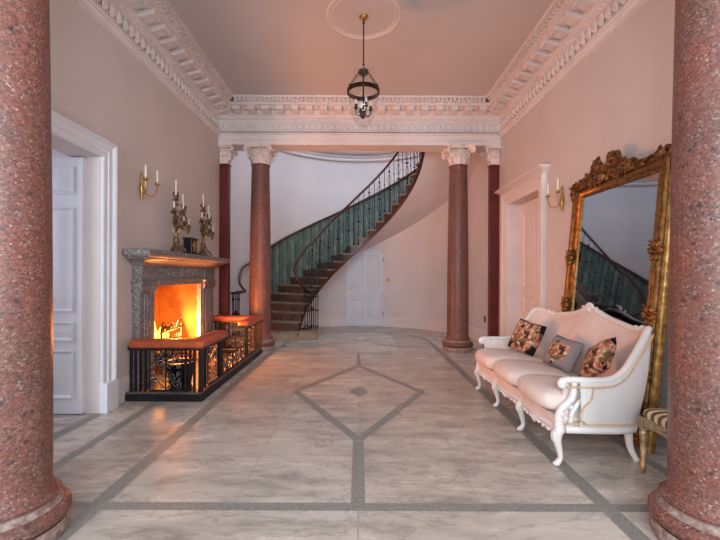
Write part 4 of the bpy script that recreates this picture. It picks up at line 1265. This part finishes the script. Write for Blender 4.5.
def front_leg(y, s):
    mb = MB()
    P = spline([(1.392, y, .262), (1.368, y + .004 * s, .225), (1.366, y + .004 * s, .17), (1.383, y, .10), (1.388, y, .055), (1.372, y, .024), (1.355, y, .012)], 4)
    rr = [lerp_ for lerp_ in (.036, .036, .036, .035, .034, .033, .032, .030, .028, .026, .024, .022, .020, .019, .018, .017, .017, .017, .018, .019, .020, .021, .020, .018, .014)]
    mb.tube(P, rr[:len(P)], 10)
    mb.ell((1.360, y, .016), .024, .022, .016, 10, 6)
    for k in (-1, 0, 1): mb.ell((1.338, y + .014 * k, .20), .010, .010, .036, 8, 6)
    mb.build('leg', M['whitepaint'], so, 60)
for y in FL: front_leg(y, 0)
for s in (-1, 1):
    y = YC + s * .80; mb = MB()
    P = spline([(1.91, y, .26), (1.915, y + s * .005, .17), (1.925, y + s * .01, .09), (1.955, y + s * .02, .02), (1.962, y + s * .022, .012)], 4)
    mb.tube(P, [.030, .029, .028, .027, .026, .025, .024, .023, .022, .021, .020, .020, .020, .020, .021, .021, .018], 10); mb.ell((1.962, y + s * .022, .014), .023, .022, .014, 8, 6)
    mb.build('leg', M['whitepaint'], so, 60)

# cushions
CUG = 'needlepoint cushions on the sofa'
def pillow(loc, nrm, roll, w, h, th, mat, label):
    mb = MB()
    n = 21; vs = []
    for sgn_ in (1, -1):
        def f(u, v, s=sgn_):
            a, b = 2 * u - 1, 2 * v - 1
            k = max(0, (1 - a ** 4)) ** .5 * max(0, (1 - b ** 4)) ** .5
            pin = 1 - .06 * (1 - abs(a)) * abs(b) ** 3 ; pin2 = 1 - .06 * (1 - abs(b)) * abs(a) ** 3
            return (a * w / 2 * pin2, b * h / 2 * pin, s * th / 2 * k ** .8)
        mb.grid(f, n, n)
    o = mb.build('cushion', M[mat], None, 180)
    bm = bmesh.new(); bm.from_mesh(o.data); bmesh.ops.remove_doubles(bm, verts=bm.verts, dist=1e-5); bmesh.ops.recalc_face_normals(bm, faces=bm.faces); bm.to_mesh(o.data); bm.free()
    N = Vector(nrm).normalized(); X = Vector((0, 0, 1)).cross(N).normalized(); Y = N.cross(X)
    rot = Matrix((X, Y, N)).transposed() @ Matrix.Rotation(roll, 3, 'Z')
    o.matrix_world = Matrix.Translation(loc) @ rot.to_4x4()
    tag(o, label, 'cushion', CUG)
    # corded edge
    e = MB(); E = []
    for k in range(4):
        for i in range(10):
            t_ = 2 * i / 10 - 1
            a, b = [(t_, -1), (1, t_), (-t_, 1), (-1, -t_)][k]
            pin = 1 - .06 * (1 - abs(a)) * abs(b) ** 3; pin2 = 1 - .06 * (1 - abs(b)) * abs(a) ** 3
            E.append((a * w / 2 * pin2, b * h / 2 * pin, 0))
    e.tube(E, .006, 6, True); c = e.build('cord', M['floral_dark'] if mat == 'floral_dark' else M['floral_grey'], None, 60); c.parent = o
    return o
pillow((1.785, 4.15, .655), (-.80, -.42, .42), -.17, .34, .33, .12, 'floral_dark', 'black floral cushion farthest from the camera, leaning against the far arm of the sofa')
pillow((1.825, 3.49, .612), (-.86, -.25, .45), -.12, .32, .28, .12, 'floral_grey', 'grey floral cushion in the middle of the sofa')
pillow((1.81, 2.95, .675), (-.80, .2, .50), .62, .29, .29, .11, 'floral_dark', 'black floral cushion tilted on its corner behind the near arm of the sofa')

# ------------------------------------------------------------------ leaning mirror
mr = thing('mirror', (2.2, 3.54, 0), 'tall gilt framed mirror with carved crest leaning against the right wall', 'mirror')
AL = math.atan(.205 / 2.3)
XF = 2.15
def mm(s, t_, n):
    return (XF + t_ * sin(AL) - n * cos(AL), 2.86 + s, t_ * cos(AL) + n * sin(AL))
MW, MH = 1.37, 2.29; fw = .165
mb = MB()
mb.rings([[mm(fw - .02, fw - .02, -.02), mm(MW - fw + .02, fw - .02, -.02), mm(MW - fw + .02, MH - fw + .02, -.02), mm(fw - .02, MH - fw + .02, -.02)], [mm(fw - .02, fw - .02, .004), mm(MW - fw + .02, fw - .02, .004), mm(MW - fw + .02, MH - fw + .02, .004), mm(fw - .02, MH - fw + .02, .004)]])
mb.build('mirror_pane', M['mirror'], mr, 0)
mb = MB()
pr = [(0, -.02), (0, .014), (.008, .020), (.018, .018), (.024, .010), (.034, .014), (.05, .036), (.066, .040), (.078, .030), (.084, .030), (.096, .046), (.110, .050), (.122, .042), (.128, .034), (.142, .036), (.155, .026), (.165, .010), (.165, -.025)]
rg = []
for o, hh in pr:
    a = fw - o; rg.append([mm(a, a, hh), mm(MW - a, a, hh), mm(MW - a, MH - a, hh), mm(a, MH - a, hh)])
n = 4; vs = [p for r in rg for p in r]; fs = []
for k in range(len(rg)):
    k2 = (k + 1) % len(rg)
    for i in range(4): fs.append((k * 4 + i, k * 4 + (i + 1) % 4, k2 * 4 + (i + 1) % 4, k2 * 4 + i))
mb.add(vs, fs)
# ribbon knots binding the reeded frame
def knot(s, t_, vert=True):
    for k in (-1, 0, 1):
        a0 = mm(s - (.08 if vert else .03 * k), t_ - (.03 * k * 0 if vert else .08) + (.03 * k if vert else 0), .045)
        a1 = mm(s + (.08 if vert else -.03 * k), t_ + (.05 if vert else .08) * (1 if vert else 1) + (.03 * k if vert else 0), .045)
        mb.tube([a0, Vector(a0).lerp(Vector(a1), .5) + Vector((-.012, 0, 0)), a1], .008, 6)
    for a in range(6):
        w = a * pi / 3; mb.ell(mm(s + .045 * cos(w), t_ + .06 * sin(w), .05), .016, .026, .030, 8, 5)
for t_ in (.55, 1.0, 1.50): knot(fw / 2, t_); knot(MW - fw / 2, t_)
for s in (.45, .92): knot(s, fw / 2, False)
mb.build('frame', M['gilt'], mr, 40)
mb = MB(); rnd = random.Random(11)
def flo(s, t_, n_, r, ang, el=2.0):
    """a carved leaf lying in the plane of the frame"""
    rot = Matrix.Rotation(AL, 3, 'Y') @ Matrix.Rotation(ang, 3, 'X')
    c = Vector(mm(s, t_, n_)); 
    mb.ell(c, r * .55, r, r * el, 8, 6, rot)
    for q in (-1, 1): mb.ell(c + rot @ Vector((-.01, q * r * .9, r * el * .35)), r * .4, r * .55, r * .9, 6, 5, rot @ Matrix.Rotation(-q * .6, 3, 'X'))
cS, cT = .80, MH - .05
for k in range(-4, 5):   # fan shell
    a = k * .33; flo(cS + .075 * sin(a), cT + .075 * cos(a) + .01, .06, .017, -a, 2.6)
mb.ell(mm(cS, cT, .07), .04, .045, .05, 10, 7)
for s_ in (-1, 1):
    for i in range(15):
        t_ = i / 14
        s = cS + s_ * (.07 + .42 * t_); z = cT + .15 * (1 - t_) ** 1.3 * (1 + .35 * sin(i * 2.1)) - .015
        flo(s, z, .05 + .02 * rnd.random(), .034 * (1 - .45 * t_), s_ * -(.5 + 1.0 * t_) + rnd.uniform(-.6, .6), 1.7)
        flo(s + rnd.uniform(-.02, .02), cT - .02 + rnd.uniform(-.02, .05) * (1 - t_), .06, .028 * (1 - .4 * t_), rnd.uniform(-1.5, 1.5), 1.5)
    P = [mm(cS + s_ * (.1 + .5 * i / 16), cT + .09 * (1 - i / 16) + .02 * sin(i * .9), .05) for i in range(17)]
    mb.tube(P, [.022 - .012 * i / 16 for i in range(17)], 6)
    mb.tube([mm(cS + s_ * (.15 + .05 * cos(w) * (1 - w / 9)), cT + .15 + .05 * sin(w) * (1 - w / 9), .055) for w in [i * .45 for i in range(18)]], .014, 6)
mb.build('carved_crest', M['gilt_dark'], mr, 60)
for s, q in ((.05, 1), (MW - .05, -1)):      # corner scrolls
    mb = MB()
    mb.tube([mm(s + q * .045 * cos(w) * (1 - w / 10), MH - .05 + .05 * sin(w) * (1 - w / 10), .05) for w in [i * .45 for i in range(18)]], .018, 6)
    flo(s - q * .0, MH - .13, .05, .03, 0, 2.2); flo(s + q * .08, MH - .03, .055, .028, q * 1.4, 2.0)
    mb.build('corner_scroll', M['gilt_dark'], mr, 60)
    mb = MB(); flo(s, .10, .05, .03, 0, 1.8); mb.build('foot_leaf', M['gilt'], mr, 60)

# ------------------------------------------------------------------ stool
sl = thing('stool', (2.12, 2.46, 0), 'gilt stool with a striped cream and brown seat behind the thick granite column', 'stool')
sx0, sx1, sy0, sy1 = 1.875, 2.29, 2.22, 2.612
mb = MB()
def stoolpad(u, v):
    a = 2 * pi * u; ph = pi * (v - .5); sg = lambda x, e: math.copysign(abs(x) ** e, x); c_ = sg(cos(ph), .45)
    return ((sx0 + sx1) / 2 + (sx1 - sx0) / 2 * c_ * sg(cos(a), .3), (sy0 + sy1) / 2 + (sy1 - sy0) / 2 * c_ * sg(sin(a), .3), .395 + .042 * sg(sin(ph), .6))
mb.grid(stoolpad, 40, 13, True, False); mb.build('seat', M['stripeseat'], sl, 180)
mb = MB()
for a, b, c, d in ((sx0 + .005, sx0 + .03, sy0, sy1), (sx1 - .03, sx1 - .005, sy0, sy1), (sx0, sx1, sy0 + .005, sy0 + .03), (sx0, sx1, sy1 - .03, sy1 - .005)): mb.box(a, b, c, d, .315, .375)
for i in range(20):
    y = lerp(sy0 + .02, sy1 - .02, i / 19); mb.ell((sx0 + .003, y, .345), .006, .008, .012, 6, 5)
mb.build('seat_rail', M['gilt_pale'], sl, 0, .003)
for x in (sx0 + .02, sx1 - .02):
    for y in (sy0 + .02, sy1 - .02):
        mb = MB(); mb.box(x - .024, x + .024, y - .024, y + .024, .31, .375)
        n = 24; pf = [(.020, .305), (.026, .30), (.026, .29), (.018, .282), (.024, .27), (.0235, .25), (.014, .045), (.017, .04), (.016, .02), (.013, .0)]
        vs = []
        for r, z in pf:
            for i in range(n):
                a = 2 * pi * i / n; q = r * (1 - (.14 if i % 4 in (0,) and .045 < z < .26 else 0)); vs.append((x + q * cos(a), y + q * sin(a), z))
        mb.rings([vs[i * n:(i + 1) * n] for i in range(len(pf))]); mb.build('leg', M['gilt_pale'], sl, 40)

# ------------------------------------------------------------------ small wall fittings
mb = MB(); mb.box(HW - .012, HW, 7.43, 7.51, .415, .535); o = mb.build('wall_outlet', M['bronze'], None, 0, .003); tag(o, 'small dark bronze wall outlet above the baseboard between column and dark red pilaster', 'outlet')
h = MB()
for z in (.45, .50): h.tube([(HW - .016, 7.47, z), (HW - .011, 7.47, z)], .012, 10)
h.build('socket', M['darkmetal'], o, 0)
a0 = R(72.3)
mb = MB(); 
def sw(s, d, z): return ((RA - d) * cos(a0 - s / RA), YA + (RA - d) * sin(a0 - s / RA), z)
mb.box(-.045, .045, 0, .008, 1.155, 1.225, sw); o = mb.build('light_switch', M['gilt_pale'], None, 0, .002); tag(o, 'small brass light switch plate beside the little arched door', 'light switch')
h = MB()
for s in (-.025, .025): h.box(s - .006, s + .006, .008, .018, 1.185, 1.205, sw)
h.build('toggle', M['brass'], o, 0)
mb = MB(); mb.box(-HW, -HW + .008, 7.20, 7.28, 1.12, 1.28); o = mb.build('switch_plate', M['trim'], None, 0, .002); tag(o, 'pale wall switch plate with two dark round knobs beyond the left dark red pilaster', 'light switch')
for z in (1.165, 1.235):
    h = MB(); h.ell((-HW + .016, 7.24, z), .018, .018, .018, 10, 7); h.build('knob', M['darkmetal'], o, 60)

# ------------------------------------------------------------------ light
w = bpy.data.worlds.new('world'); scene.world = w; w.use_nodes = True
w.node_tree.nodes['Background'].inputs[0].default_value = s2l((200, 214, 240)); w.node_tree.nodes['Background'].inputs[1].default_value = .3
def area(name, loc, tgt, sx, sy, e, c):
    l = bpy.data.lights.new(name, 'AREA'); l.shape = 'RECTANGLE'; l.size = sx; l.size_y = sy; l.energy = e; l.color = s2l(c)[:3]
    o = bpy.data.objects.new(name, l); COL.objects.link(o); o.location = loc
    o.rotation_euler = (Vector(tgt) - Vector(loc)).to_track_quat('-Z', 'Y').to_euler(); return o
def point(name, loc, e, c, r=.1):
    l = bpy.data.lights.new(name, 'POINT'); l.energy = e; l.color = s2l(c)[:3]; l.shadow_soft_size = r
    o = bpy.data.objects.new(name, l); COL.objects.link(o); o.location = loc; return o
area('window_light', (-1.45, -2.98, 2.0), (-1.0, 4, 1.6), 1.0, 2.5, 130, (226, 240, 250))
area('window_light', (1.45, -2.98, 2.0), (1.0, 4, 1.6), 1.0, 2.5, 115, (228, 241, 250))
area('fanlight', (0, -2.98, 2.9), (0, 4, 2.0), 1.2, .7, 48, (226, 240, 250))
area('skylight', (0, 8.45, 6.6), (0, 8.45, 0), 2.3, 2.0, 46, (214, 232, 250))
area('side_room_window', (-4.4, 2.7, 1.7), (-2.5, 3.4, 1.4), 1.2, 1.8, 22, (226, 234, 255))
point('fire_light', (-2.42, 5.22, .52), 56, (255, 142, 48), .18)
area('fire_glow', (-2.52, 5.46, .52), (2.4, 6.2, 1.9), .4, .4, 68, (255, 152, 86))
# ------------------------------------------------------------------ camera
cam = bpy.data.cameras.new('camera'); co = bpy.data.objects.new('camera', cam); COL.objects.link(co)
co.location = (0, 0, 1.3); co.rotation_euler = (R(90), R(-.25), 0)
cam.sensor_width = 36; cam.sensor_fit = 'HORIZONTAL'; cam.lens = 390 / 720 * 36
cam.shift_x = 1 / 720; cam.shift_y = 5.5 / 720; cam.clip_start = .05
scene.camera = co
vs_ = scene.view_settings
scene.display_settings.display_device = 'sRGB'
vs_.view_transform = 'Standard'; vs_.look = 'None'; vs_.exposure = 0.45; vs_.gamma = 1; vs_.use_curve_mapping = False
try:
    scene.cycles.use_denoising = True; scene.cycles.max_bounces = 10; scene.cycles.diffuse_bounces = 6; scene.cycles.sample_clamp_indirect = 6; scene.cycles.caustics_reflective = False; scene.cycles.caustics_refractive = False
except Exception: pass
